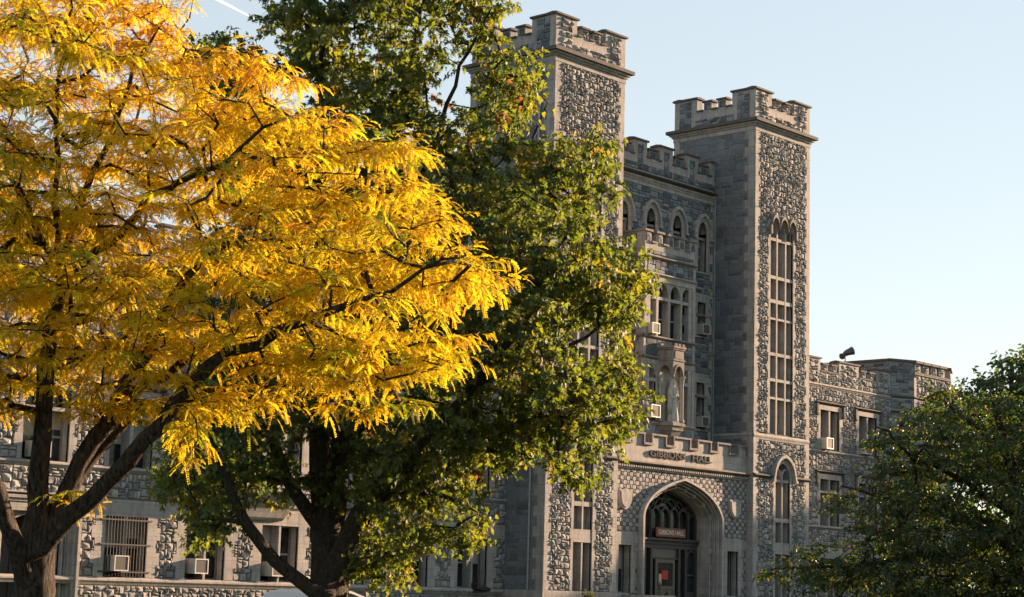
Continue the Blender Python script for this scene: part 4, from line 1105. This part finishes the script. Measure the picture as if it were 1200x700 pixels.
def np_mesh(name, V, F, m, parent, tone=None, smooth=False):
    b = base_of(parent); V = np.asarray(V, np.float32)-np.array(b, np.float32); me = bpy.data.meshes.new(name)
    k = F.shape[1]; me.vertices.add(len(V)); me.vertices.foreach_set('co', V.ravel()); me.loops.add(F.size); me.loops.foreach_set('vertex_index', F.astype(np.int32).ravel())
    me.polygons.add(len(F)); me.polygons.foreach_set('loop_start', np.arange(len(F), dtype=np.int32)*k)
    if smooth: me.polygons.foreach_set('use_smooth', np.ones(len(F), bool))
    if tone is not None: a = me.attributes.new('tone', 'FLOAT', 'POINT'); a.data.foreach_set('value', tone.astype(np.float32))
    me.materials.append(m); me.update(calc_edges=True); me.validate()
    o = bpy.data.objects.new(name, me); COL.objects.link(o); o.parent = parent; return o
def wood_mesh(A, par, rad, cnt, parent, m, rng, seg=9, extra=(), twig_seg=3, twigr=.004):
    ch = {}; n = len(A); W = Wood()
    for i in range(n):
        if par[i] >= 0: ch.setdefault(par[i], []).append(i)
    stack = [i for i in range(n) if par[i] < 0]; starts = [(i, None) for i in stack]
    while starts:
        i, p = starts.pop(); P = []; r = []
        if p is not None: P.append(A[p]); r.append(min(rad[p], rad[i]*1.25))
        while True:
            P.append(A[i]); r.append(rad[i]); c = ch.get(i, [])
            if not c: r[-1] = rad[i]*.6; break
            c = sorted(c, key=lambda j: -rad[j]*1000-cnt[j]); 
            for j in c[1:]: starts.append((j, i))
            i = c[0]
        if len(P) < 2: continue
        rm = max(r); sg = seg+5 if rm > .15 else (seg if rm > .05 else (6 if rm > .02 else 4))
        W.tube(P, r, sg, .12 if rm > .06 else 0, rng)
    for P, r in extra: W.tube(P, r, 3)
    return np_mesh('trunk', np.concatenate(W.V), np.concatenate(W.F), m, parent, smooth=True)
def unit(v): return v/(np.linalg.norm(v, axis=-1, keepdims=True)+1e-9)
def sprigs(ends, A, par, targets, rng, per, length, flat=.35, up=0.):
    """short twigs around each branch end; returns twig polylines and leaf bases with directions"""
    tw = []; B = []; D = []; C = []
    for e, ti in ends:
        e = int(e); p = A[e]; q = A[par[e]] if par[e] >= 0 else p-np.array([0, 0, .1]); dirn = unit(p-q+1e-6)
        for k in range(per):
            v = rng.normal(0, 1, 3); v[2] = v[2]*flat+up; v = unit(unit(v)+dirn*.55); L = length*(.55+.75*rng.random())
            s0 = q+(p-q)*rng.random(); m = s0+v*L*.5+np.array([0, 0, .06*L]); t = s0+v*L+np.array([0, 0, -.12*L]); tw.append(([s0, m, t], [.0045, .0035, .002]))
            B.append((s0, m, t, v)); C.append(ti)
    return tw, B, C
def start(limbpx, dists):
    return None
def limb(pts, d0, d1=None):
    """[(px, py, radius), ...] with a depth running from d0 to d1"""
    n = len(pts); d1 = d0 if d1 is None else d1
    return [(at(x, y, d0+(d1-d0)*i/max(1, n-1)), r) for i, (x, y, r) in enumerate(pts)]

# ---- golden honey locust -----------------------------------------------------------
def golden_tree():
    rng = np.random.default_rng(12); d = 22.
    g = at(36, 830, d); g.z = .0
    r0 = root('golden_tree', 'golden yellow autumn tree with dark forked trunk filling the left foreground', 'tree', tuple(g))
    LB = [
     [(g+Vector((0, 0, -.2)), .42), (g+Vector((0, 0, 0.230)), .33)]+limb([(38, 740, 0.267), (40, 690, 0.248), (43, 645, 0.221)], d),
     limb([(40, 700, 0.160), (22, 655, 0.120), (5, 600, 0.096), (-20, 540, 0.080), (-60, 450, 0.056)], d, d-1.2),
     limb([(43, 645, 0.202), (45, 600, 0.128), (49, 540, 0.116), (51, 480, 0.104), (50, 430, 0.096), (58, 380, 0.080), (72, 335, 0.068)], d, d-.3),
     limb([(72, 335, 0.064), (62, 300, 0.044), (56, 262, 0.040), (64, 235, 0.036), (71, 184, 0.032), (66, 130, 0.027), (69, 86, 0.022), (76, 40, 0.016), (90, -20, 0.011)], d-.3, d-.8),
     limb([(62, 300, 0.040), (50, 262, 0.034), (38, 231, 0.030), (10, 205, 0.027), (-25, 185, 0.024), (-70, 150, 0.016)], d-.3, d+.6),
     limb([(72, 335, 0.056), (76, 268, 0.050), (92, 231, 0.045), (103, 200, 0.040), (124, 163, 0.036), (137, 129, 0.032), (150, 98, 0.027), (170, 60, 0.019), (200, 15, 0.012)], d-.3, d+.5),
     limb([(72, 335, 0.056), (110, 300, 0.050), (158, 253, 0.044), (188, 218, 0.038), (236, 205, 0.032), (285, 178, 0.024), (330, 140, 0.016)], d-.3, d-1.3),
     limb([(50, 640, 0.136), (62, 600, 0.104), (75, 560, 0.100), (100, 528, 0.096), (125, 490, 0.088), (150, 452, 0.080), (168, 425, 0.076), (184, 390, 0.068), (200, 351, 0.056), (212, 314, 0.048), (235, 292, 0.040), (280, 262, 0.032), (330, 245, 0.024), (400, 240, 0.016)], d, d+.6),
     limb([(190, 378, 0.048), (215, 350, 0.044), (238, 336, 0.040), (262, 316, 0.036), (290, 306, 0.032), (345, 296, 0.027), (400, 268, 0.022), (455, 250, 0.014)], d+.4, d+1.4),
     limb([(48, 640, 0.136), (72, 605, 0.108), (100, 585, 0.104), (125, 566, 0.100), (157, 545, 0.094), (178, 512, 0.090), (198, 473, 0.084), (237, 428, 0.076), (268, 405, 0.068), (300, 391, 0.060), (350, 378, 0.048), (410, 360, 0.036), (470, 330, 0.024), (540, 300, 0.013)], d-.3, d-1.6),
     limb([(55, 625, 0.112), (82, 570, 0.088), (104, 521, 0.084), (137, 468, 0.076), (171, 446, 0.068), (211, 426, 0.062), (246, 406, 0.056), (290, 380, 0.046), (350, 340, 0.036), (420, 310, 0.026), (500, 290, 0.014)], d+.3, d+1.8),
     limb([(60, 610, 0.080), (90, 560, 0.068), (120, 520, 0.064), (150, 490, 0.056), (185, 470, 0.048), (240, 455, 0.040), (300, 446, 0.036), (380, 440, 0.028), (460, 440, 0.016)], d+.8, d+2.2),
     limb([(50, 440, 0.048), (90, 420, 0.036), (115, 385, 0.032), (150, 350, 0.024), (180, 300, 0.016)], d, d+2),
     limb([(205, 45, 0.013), (222, 22, 0.010), (232, 0, 0.007), (240, -25, 0.005)], d+.5, d+.9),
    ]
    poly = [(-170, -120), (200, -120), (203, 35), (225, 62), (262, 55), (300, 62), (338, 78), (362, 100), (372, 112), (425, 118), (430, 140), (415, 158), (470, 160), (505, 172), (526, 205), (520, 232), (560, 262), (603, 318), (592, 340), (573, 378), (578, 390), (545, 412), (558, 440), (515, 452), (545, 470), (500, 482), (462, 498), (430, 470), (390, 488), (345, 468), (290, 478), (250, 470), (236, 505), (205, 505), (185, 470), (120, 478), (60, 455), (20, 470), (-40, 490), (-170, 470)]
    holes = [(165, 265, 42, 28, .8), (120, 215, 26, 16, .6), (95, 180, 30, 18, .55), (30, 130, 32, 18, .55), (215, 285, 24, 16, .5), (20, 60, 30, 16, .45), (120, 90, 20, 14, .5), (240, 390, 28, 14, .7), (170, 340, 26, 14, .6), (300, 430, 40, 10, .5), (20, 430, 40, 30, .6), (150, 455, 60, 14, .5)]
    sm = lambda a: min(1., max(0., a))
    poly = [(x-7 if x > 400 else x, y+(14 if y > 370 and x < 300 else (-10 if y > 370 else 0))) for x, y in poly]
    keep = lambda v: sm(.62+.95*math.sin(v.z*7.2+1.6*math.sin(v.x*1.15+.5*v.y)+1.3*math.sin(v.y*1.4-.3*v.x)))
    T = clusters(poly, d+.5, 2.7, 1950, .245, rng, holes, edge=55, keep=keep)
    # a few low sprays on the trunk and hanging under the crown
    T += [at(75+8*k, 575+4*k, d-.25) for k in range(2)]+[at(232, 515, d-1.2), at(290, 490, d), at(420, 490, d+1), at(510, 478, d+.5), at(215, 600-55, d-1.4)]
    A, par, rad, cnt, ends = grow(LB, T, rng, .22, .0055, .5, wob=.16, up=.12)
    tw, B, C = sprigs(ends, A, par, T, rng, 3, .34, .22)
    wood_mesh(A, par, rad, cnt, r0, BARK_Y, rng, extra=tw)
    # pinnate leaves
    base = []; dirs = []; tone = []; ctone = rng.normal(.38, .17, len(T))
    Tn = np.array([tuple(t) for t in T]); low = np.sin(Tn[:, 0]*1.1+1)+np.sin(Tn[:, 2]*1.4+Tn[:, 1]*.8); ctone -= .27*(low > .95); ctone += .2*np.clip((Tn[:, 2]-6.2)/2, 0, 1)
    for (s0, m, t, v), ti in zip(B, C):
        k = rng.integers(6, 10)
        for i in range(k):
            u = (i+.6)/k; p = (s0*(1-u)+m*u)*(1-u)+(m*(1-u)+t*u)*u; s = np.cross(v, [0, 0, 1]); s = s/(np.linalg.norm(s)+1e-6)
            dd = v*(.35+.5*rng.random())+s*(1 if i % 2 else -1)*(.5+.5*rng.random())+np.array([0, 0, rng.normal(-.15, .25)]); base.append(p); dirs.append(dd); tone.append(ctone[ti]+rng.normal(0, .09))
    base = np.array(base); dirs = unit(np.array(dirs)); tone = np.clip(tone, 0, 1); n = len(base); L = (.12+.10*rng.random(n))[:, None]
    side = unit(np.cross(dirs, np.array([0, 0, 1.])+rng.normal(0, .35, (n, 3)))); down = np.array([0, 0, -1.]); dr = (.1+.6*rng.random(n))[:, None]
    V = []; J = 12
    for j in range(J):
        u = (j+1)/J; p = base+dirs*L*u*(1-.25*u*dr)+down*L*dr*u*u; tan = unit(dirs+down*dr*2*u)
        for s in (-1, 1):
            ld = unit(side*s*(.75+.3*rng.random((n, 1)))+tan*.55+down*.35+rng.normal(0, .12, (n, 3))); ll = (.032*(1-.45*abs(u-.45)))*np.ones((n, 1)); wd = unit(tan-ld*.3)*.0088
            V.append(np.stack([p, p+ld*ll*.5+wd, p+ld*ll, p+ld*ll*.5-wd], 1))
    V = np.stack(V, 1).reshape(-1, 3); F = np.arange(len(V)).reshape(-1, 4); tn = np.repeat(tone, J*2*4)
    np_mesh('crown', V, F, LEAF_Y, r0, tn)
    print('golden', n, len(F))
golden_tree()

# ---- simple and lobed leaves -------------------------------------------------------------
def lobed_leaves(base, dirs, size, tone, rng, shape):
    """leaf outline (half) folded along its midrib, one quad strip per half"""
    n = len(base); dirs = unit(dirs); side = unit(np.cross(dirs, rng.normal(0, 1, (n, 3))*.6+np.array([.3, -.3, .6]))); nor = np.cross(side, dirs); V = []; size = size[:, None]
    fold = (.15+.3*rng.random(n))[:, None]; curl = (.1+.35*rng.random(n))[:, None]
    mid = [base+dirs*size*x-nor*size*curl*x*x for x in shape['mid']]
    for s in (-1, 1):
        for (i0, i1), pts in shape['quads']:
            q = [mid[i0]]
            for x, y in pts: q.append(base+dirs*size*x+side*s*size*y+nor*size*fold*y-nor*size*curl*x*x)
            q.append(mid[i1]); V.append(np.stack(q, 1))
    k = V[0].shape[1]; V = np.stack(V, 1).reshape(-1, 3); F = np.arange(len(V)).reshape(-1, k); return V, F, np.repeat(tone, len(V)//n)
LOBED = dict(mid=[0, .45, 1.0], quads=[((0, 1), [(-.05, .3), (.3, .5)]), ((1, 2), [(.5, .52), (.62, .16)])])
OVATE = dict(mid=[0, 1.0], quads=[((0, 1), [(.35, .24), (.7, .17)])])

def oak():
    rng = np.random.default_rng(5); d = 38.
    g = at(386, 760, d); g.z = 0.05
    r0 = root('broadleaf_tree', 'tall green tree with lobed leaves standing between the golden tree and the left tower', 'tree', tuple(g))
    LB = [
     [(g+Vector((0, 0, -.2)), .62), (g+Vector((0, 0, 0.261)), .5)]+limb([(385, 700, 0.383), (385, 655, 0.365), (383, 622, 0.348)], d),
     limb([(383, 622, 0.261), (374, 580, 0.235), (372, 540, 0.217), (374, 500, 0.200), (376, 450, 0.174), (368, 380, 0.157), (372, 300, 0.131), (380, 200, 0.104), (373, 100, 0.070), (385, 10, 0.044), (392, -60, 0.026)], d, d-.8),
     limb([(387, 622, 0.261), (396, 580, 0.235), (397, 540, 0.217), (402, 490, 0.191), (415, 420, 0.165), (430, 340, 0.148), (445, 260, 0.122), (462, 180, 0.096), (473, 100, 0.070), (491, 26, 0.044), (505, -60, 0.026)], d, d+1),
     limb([(385, 680, 0.261), (405, 640, 0.235), (422, 600, 0.217), (445, 565, 0.191), (463, 540, 0.174), (490, 518, 0.139), (520, 494, 0.113), (560, 450, 0.087), (600, 400, 0.061), (640, 350, 0.035)], d-.3, d-2),
     limb([(390, 670, 0.226), (412, 615, 0.174), (440, 575, 0.157), (463, 558, 0.139), (504, 545, 0.113), (540, 528, 0.096), (588, 508, 0.078), (640, 480, 0.061), (700, 470, 0.044), (740, 480, 0.026)], d+.2, d+1.5),
     limb([(398, 655, 0.174), (404, 620, 0.131), (432, 590, 0.113), (470, 566, 0.096), (504, 568, 0.070), (540, 575, 0.044), (565, 600, 0.026)], d-.5, d-1),
     limb([(381, 622, 0.191), (361, 618, 0.148), (345, 590, 0.131), (330, 560, 0.113), (322, 520, 0.096), (300, 470, 0.078), (290, 420, 0.052), (280, 360, 0.035)], d, d-1.5),
     limb([(380, 700, 0.261), (362, 698, 0.148), (340, 680, 0.131), (321, 665, 0.126), (300, 640, 0.117), (285, 618, 0.109), (271, 584, 0.096), (262, 560, 0.087), (252, 530, 0.070), (240, 500, 0.052), (225, 460, 0.035)], d-.6, d-2.2),
     limb([(397, 550, 0.157), (430, 480, 0.122), (470, 420, 0.104), (520, 360, 0.087), (560, 300, 0.070), (590, 240, 0.052), (620, 180, 0.035), (640, 120, 0.026)], d+.2, d+2.5),
     limb([(445, 260, 0.087), (490, 220, 0.061), (520, 180, 0.048), (523, 120, 0.044), (550, 60, 0.030), (575, 10, 0.017)], d+.4, d-.5),
     limb([(520, 360, 0.070), (580, 330, 0.061), (640, 300, 0.048), (690, 260, 0.035), (710, 210, 0.026)], d+1, d+.4),
     limb([(372, 300, 0.087), (340, 220, 0.070), (320, 140, 0.052), (300, 80, 0.035), (280, 50, 0.026)], d-.4, d+2),
     limb([(560, 450, 0.061), (620, 430, 0.048), (680, 400, 0.039), (730, 370, 0.026)], d-1.5, d-1),
    ]
    poly = [(305, 20), (310, -120), (585, -120), (600, 10), (588, 40), (560, 55), (535, 60), (508, 100), (508, 140), (548, 120), (575, 72), (612, 62), (640, 68), (638, 120), (625, 160), (655, 168), (700, 150), (727, 165), (722, 212), (738, 250), (744, 280), (765, 320), (774, 355), (748, 385), (745, 415), (765, 440), (770, 476), (745, 500), (738, 535), (712, 562), (680, 578), (645, 545), (600, 548), (582, 560), (572, 560), (580, 610), (562, 645), (530, 640), (518, 600), (512, 640), (490, 668), (455, 690), (420, 675), (410, 640), (405, 600), (350, 560), (330, 600), (290, 590), (268, 640), (225, 650), (212, 620), (185, 560), (188, 520), (215, 495), (235, 420), (255, 200), (212, 60), (240, 35), (300, 55), (330, 90), (345, 60)]
    holes = [(535, 92, 34, 38, .97), (485, 55, 20, 26, .7), (350, 128, 26, 20, .7), (425, 40, 16, 22, .6), (340, 45, 18, 16, .6), (600, 190, 18, 22, .5), (395, 60, 18, 24, .5), (540, 220, 26, 14, .4), (560, 610, 12, 30, .5), (520, 600, 14, 20, .5), (384, 650, 34, 50, 1), (315, 582, 42, 18, .8), (560, 590, 16, 26, .5), (300, 640, 22, 16, .8), (345, 600, 14, 20, .7), (425, 560, 14, 26, .6)]
    sm = lambda a: min(1., max(0., a))
    keep = lambda v: sm(.72+.75*math.sin(v.z*2.6+1.7*math.sin(v.x*.9)+1.5*math.sin(v.y*.8+1))+.5*math.sin(v.x*2.3+v.z*1.3)*math.sin(v.y*2.1))
    poly = [(x-9 if x > 560 else x, y) for x, y in poly]
    T = clusters(poly, d, 3.6, 3000, .33, rng, holes, edge=55, keep=keep)
    A, par, rad, cnt, ends = grow(LB, T, rng, .35, .0075, .5, wob=.14, up=.1)
    tw, B, C = sprigs(ends, A, par, T, rng, 4, .42, .6)
    wood_mesh(A, par, rad, cnt, r0, BARK_G, rng, extra=tw)
    base = []; dirs = []; tone = []; ct = np.clip(rng.normal(.42, .2, len(T)), 0, .84); red = rng.random(len(T)) < .015; yl = rng.random(len(T)) < .05
    for (s0, m, t, v), ti in zip(B, C):
        k = rng.integers(7, 11); tt = ct[ti]
        for i in range(k):
            u = .15+.85*(i+.5)/k; p = s0*(1-u)+t*u+rng.normal(0, .04, 3); base.append(p); dirs.append(unit(rng.normal(0, .6, 3)+v*.5)+np.array([0, 0, -.75]))
            tone.append(.97+.03*rng.random() if red[ti] and rng.random() < .5 else (.88+.07*rng.random() if yl[ti] and rng.random() < .5 else min(.86, max(0, tt+rng.normal(0, .14)))))
    base = np.array(base); n = len(base); V, F, tn = lobed_leaves(base, np.array(dirs), .085+.065*rng.random(n), np.array(tone), rng, LOBED)
    np_mesh('crown', V, F, LEAF_G, r0, tn); print('oak', n)
oak()

def dark_tree(name, label, px, py, d, gz, LBf, poly, holes, nT, mind, dmax, leaf, seed, lm, per=4, k0=8, size=.09, spr=.4, flat=.25, tonec=.4, warm=.0, rs=1., keep=None):
    rng = np.random.default_rng(seed); g = at(px, py, d); g.z = gz
    r0 = root(name, label, 'tree', tuple(g))
    LB = LBf(g, d); T = clusters(poly, d, dmax, nT, mind, rng, holes, edge=50, keep=keep)
    A, par, rad, cnt, ends = grow(LB, T, rng, .35*rs, .006*rs, .5, wob=.12, up=.1)
    tw, B, C = sprigs(ends, A, par, T, rng, per, spr, flat)
    wood_mesh(A, par, rad, cnt, r0, BARK_Y, rng, extra=tw)
    base = []; dirs = []; tone = []; ct = np.clip(rng.normal(tonec, .15, len(T)), 0, .8)
    for (s0, m, t, v), ti in zip(B, C):
        for i in range(k0):
            u = .1+.9*(i+.5)/k0; p = s0*(1-u)+t*u+rng.normal(0, .025*rs, 3); s = np.cross(v, [0, 0, 1]); base.append(p); dirs.append(v*.5+s*(1 if i % 2 else -1)*.8+np.array([0, 0, -.5])+rng.normal(0, .3, 3))
            tone.append(.9+.1*rng.random() if rng.random() < warm else max(0, ct[ti]+rng.normal(0, .12)))
    base = np.array(base); n = len(base); V, F, tn = lobed_leaves(base, np.array(dirs), size*(.7+.6*rng.random(n)), np.array(tone), rng, leaf)
    np_mesh('crown', V, F, lm, r0, tn); print(name, n)
def LBr(g, d):
    return [[(g+Vector((0, 0, -.2)), .3), (g+Vector((0, 0, .4)), .2)]+limb([(1190, 720, .16), (1190, 660, .14), (1196, 600, .12), (1185, 540, .1), (1170, 490, .06), (1160, 460, .03)], d),
      limb([(1190, 690, .09), (1150, 660, .07), (1100, 645, .06), (1050, 650, .05), (1000, 668, .035), (950, 664, .02), (892, 669, .01)], d, d-.8),
      limb([(1192, 650, .1), (1160, 618, .07), (1110, 600, .06), (1060, 595, .045), (1020, 580, .03), (985, 572, .015)], d, d+.6),
      limb([(1195, 610, .09), (1150, 575, .06), (1100, 550, .05), (1060, 530, .035), (1025, 500, .02)], d, d-1.2),
      limb([(1195, 600, .09), (1230, 560, .07), (1280, 520, .05), (1330, 500, .03)], d, d+.5),
      limb([(1185, 540, .07), (1150, 500, .05), (1110, 475, .03), (1085, 455, .02)], d, d+.8),
      limb([(1190, 700, .08), (1120, 700, .06), (1060, 710, .05), (1000, 715, .03), (960, 705, .02)], d, d+1)]
dark_tree('spreading_tree', 'green tree with long horizontal branches in front of the right wing, leaves coloured dark for shade', 1190, 790, 37., .1, LBr,
    [(884, 672), (905, 660), (935, 655), (952, 632), (990, 640), (990, 615), (975, 594), (980, 578), (1015, 572), (1030, 548), (1022, 522), (1030, 502), (1052, 494), (1070, 474), (1090, 460), (1112, 456), (1135, 462), (1200, 462), (1240, 440), (1330, 470), (1400, 560), (1400, 780), (960, 780), (975, 735), (940, 700), (925, 680)],
    [(955, 612, 46, 20, .95), (985, 643, 34, 7, .7), (925, 690, 30, 12, .8), (1010, 598, 22, 10, .8), (1035, 530, 22, 12, .6), (1000, 545, 16, 16, .7), (960, 690, 25, 10, .7), (1040, 620, 20, 8, .5), (1030, 545, 16, 8, .5), (990, 650, 24, 6, .6), (1010, 690, 18, 7, .5)], 2000, .25, 2.7, OVATE, 21, LEAF_R, per=4, k0=9, size=.092, spr=.42, flat=.25, warm=.045, rs=.8, tonec=.48,
    keep=lambda v: min(1., max(0., .72+.6*math.sin(v.z*7.5+2.4*math.sin(v.x*1.5)+2.0*math.sin(v.y*1.7+v.x*.4))+.4*math.sin(v.x*3.1+v.z*2)*math.sin(v.y*2.7))))
def LBfar(g, d):
    return [[(g, .5), (g+Vector((0, 0, 5)), .35)]+limb([(1190, 500, .3), (1188, 450, .2), (1185, 425, .1)], d)]
dark_tree('distant_tree', 'dark bushy tree top showing above the far end of the right wing', 1190, 715, 118., 0., LBfar,
    [(1105, 470), (1112, 448), (1130, 452), (1140, 440), (1160, 442), (1170, 425), (1175, 412), (1195, 418), (1205, 412), (1260, 405), (1320, 440), (1330, 560), (1100, 560)], [(1155, 440, 6, 5, .6)], 900, .9, 6., OVATE, 31, LEAF_R, per=4, k0=8, size=.34, spr=1.1, flat=.6, rs=2.5, tonec=.35)

def shade_tree(name, label, x, y, top, rad, seed):
    rng = np.random.default_rng(seed); g = Vector((x, y, GZ)); r0 = root(name, label, 'tree', tuple(g))
    LB = [[(g, .35), (g+Vector((0, 0, 3)), .28), (g+Vector((.3, 0, top*.6)), .15), (g+Vector((0, .2, top-GZ-1)), .05)]]
    T = []
    while len(T) < 900:
        v = rng.uniform(-1, 1, 3)
        if v@v < 1: T.append(Vector((x+v[0]*rad, y+v[1]*rad, (top+3.6)/2+v[2]*(top-3.6)/2)))
    A, par, rd, cnt, ends = grow(LB, T, rng, .6, .014, .5, wob=.1); tw, B, C = sprigs(ends, A, par, T, rng, 3, .9, .6)
    wood_mesh(A, par, rd, cnt, r0, BARK_G, rng, extra=tw); base = []; dirs = []
    for (s0, m, t, v), ti in zip(B, C):
        for i in range(12): base.append(s0+(t-s0)*rng.random()+rng.normal(0, .15, 3)); dirs.append(rng.normal(0, 1, 3))
    n = len(base); V, F, tn = lobed_leaves(np.array(base), np.array(dirs), .22+.12*rng.random(n), np.clip(rng.normal(.4, .15, n), 0, .85), rng, OVATE); np_mesh('crown', V, F, LEAF_R, r0, tn)
shade_tree('street_tree', 'round leafy street tree standing off to the right of the right wing', 45, -9.3, 14.4, 3.6, 3)
shade_tree('street_tree', 'leafy street tree nearest the wall beyond the turret end of the right wing', 46, -3.6, 17.2, 3.8, 4)
def far_wood():
    rng = np.random.default_rng(8); n = 26000; a = np.radians(rng.uniform(-105, 20, n)); cx, cy = -10, -10; rr = rng.normal(125, 7, n)
    h = 11+3.5*np.sin(a*17)+2.5*np.sin(a*41+1)+1.5*np.sin(a*97); z = h*rng.random(n)**.8
    base = np.stack([cx+rr*np.cos(a), cy+rr*np.sin(a), z], 1); V, F, tn = lobed_leaves(base, rng.normal(0, 1, (n, 3)), 1.1+.9*rng.random(n), np.clip(rng.normal(.4, .2, n), 0, .9), rng, OVATE)  # unseen tree mass, added so the glass reflects trees instead of bright sky
    n2 = 9000; a = np.radians(rng.uniform(2, 38, n2)); rr = rng.normal(150, 6, n2); h2 = 9+2*np.sin(a*23)+1.5*np.sin(a*61)
    b2 = np.stack([-40+rr*np.cos(a), -40+rr*np.sin(a), h2*rng.random(n2)**.8], 1); V2, F2, t2 = lobed_leaves(b2, rng.normal(0, 1, (n2, 3)), .9+.8*rng.random(n2), np.clip(rng.normal(.4, .2, n2), 0, .9), rng, OVATE)
    o = np_mesh('far_wood', V2, F2, LEAF_R, None, t2); tag(o, 'dark mass of trees low behind the spreading tree at the right edge', 'trees', kind='stuff')
    o = np_mesh('far_wood', V, F, LEAF_R, None, tn); tag(o, 'unseen mass of trees added across the grounds to darken reflections in the hall windows', 'trees', kind='stuff')
far_wood()

def shrub(label, x, y, top, seed):
    rng = np.random.default_rng(seed); g = Vector((x, y, GZ)); r0 = root('shrub', label, 'shrub', tuple(g), 'small shrubs at the foot of the entrance front')
    W = Wood(); base = []; dirs = []
    for k in range(16):
        a = rng.random()*6.28; t = g+Vector((math.cos(a)*.28*rng.random(), math.sin(a)*.28*rng.random(), (top-GZ)*(.7+.3*rng.random()))); W.tube([tuple(g), tuple((g+t)/2+Vector((0, 0, .05))), tuple(t)], [.012, .008, .003], 4)
        for i in range(22): u = .3+.7*rng.random(); base.append(np.array(g.lerp(t, u))); dirs.append(rng.normal(0, 1, 3)+[0, 0, .6])
    np_mesh('stem', np.concatenate(W.V), np.concatenate(W.F), BARK_G, r0); n = len(base)
    V, F, tn = lobed_leaves(np.array(base), np.array(dirs), .07+.05*rng.random(n), np.clip(rng.normal(.8, .08, n), 0, .95), rng, OVATE); np_mesh('foliage', V, F, LEAF_R, r0, tn)
shrub('small yellow green shrub tip below the two light window of the left tower', -10.7, -.55, 1.86, 1)
shrub('small yellow green shrub tip in front of the entrance door', -6.1, -.45, 1.93, 2)
shrub('small yellow green shrub tip at the right foot of the entrance arch', -3.75, -.5, 1.83, 3)

# ---- small things -------------------------------------------------------------------
def car():
    v = at(331, 697, 1.)-CAM; k = (-10.2-CAM.y)/v.y; g = CAM+v*k; X, Y, Z = g.x+1.0, -10.2, g.z-1.33; print('car', g)
    r = root('parked_car', 'white parked car whose roof just shows below the oak bough', 'car', (X, Y, Z))
    paint = m_plain('white_car_paint', (.6, .6, .6), .3, .5, var=.03); rub = m_plain('black_rubber', (.02, .02, .02), .8)
    m = MB(); F = Fr((X, Y), (1, 0), (0, -1))
    side = [(-2.2, .35), (-2.25, .7), (-2.1, .92), (-1.3, 1.0), (-.75, 1.38), (-.35, 1.46), (.35, 1.45), (.8, 1.32), (1.35, 1.0), (2.2, .85), (2.25, .5), (2.15, .32)]
    m.prism(F, [(u, z+Z) for u, z in side], -.82, .82); m.build('body', paint, r, tri=True)
    m = MB(); win = [(-1.22, 1.02), (-.7, 1.34), (-.3, 1.41), (.33, 1.40), (.74, 1.29), (1.15, 1.03)]
    for w0, w1 in ((.82, .83), (-.83, -.82)): m.prism(F, [(u, z+Z) for u, z in win], w0, w1)
    m.build('side_glass', GLASS, r, tri=True)
    for u in (-1.4, 1.4):
        for s in (-1, 1):
            m = MB(); m.tube([(X+u, Y+s*.6, Z+.33), (X+u, Y+s*.84, Z+.33)], .33, 18); wh = m.build('wheel', rub, r)
            m = MB(); m.tube([(X+u, Y+s*.83, Z+.33), (X+u, Y+s*.855, Z+.33)], .2, 14); m.build('rim', ALU, wh)
    for s in (-1, 1):
        m = MB(); m.box((X-2.26, Y+s*.6-.15, Z+.62), (X-2.2, Y+s*.6+.15, Z+.76)); m.build('headlight', GLASS, r)
        m = MB(); m.box((X-.95, Y+s*.9-.09, Z+.98), (X-.8, Y+s*.9+.09, Z+1.1)); m.build('mirror', paint, r)
car()
def contrail():
    m = MB(); a = at(252, -2, 9000.); b = at(298, 22, 9000.); n = 12
    P = [a.lerp(b, i/n) for i in range(n+1)]; m.tube(P, [8-5*i/n for i in range(n+1)], 8)
    cm, t, bb = mat('vapour', 1, 0); bb.inputs['Base Color'].default_value = (.9, .9, .9, 1)
    tr = N(t, 'BsdfTransparent'); tl = N(t, 'BsdfTranslucent'); tl.inputs['Color'].default_value = (1, 1, 1, 1); m2 = N(t, 'MixShader'); m2.inputs[0].default_value = .6; t.links.new(bb.outputs[0], m2.inputs[1]); t.links.new(tl.outputs[0], m2.inputs[2]); mx = N(t, 'MixShader'); mx.inputs[0].default_value = .45; t.links.new(tr.outputs[0], mx.inputs[1]); t.links.new(m2.outputs[0], mx.inputs[2]); t.links.new(mx.outputs[0], t.nodes['Material Output'].inputs[0])
    tag(m.build('contrail', cm), kind='structure')
contrail()
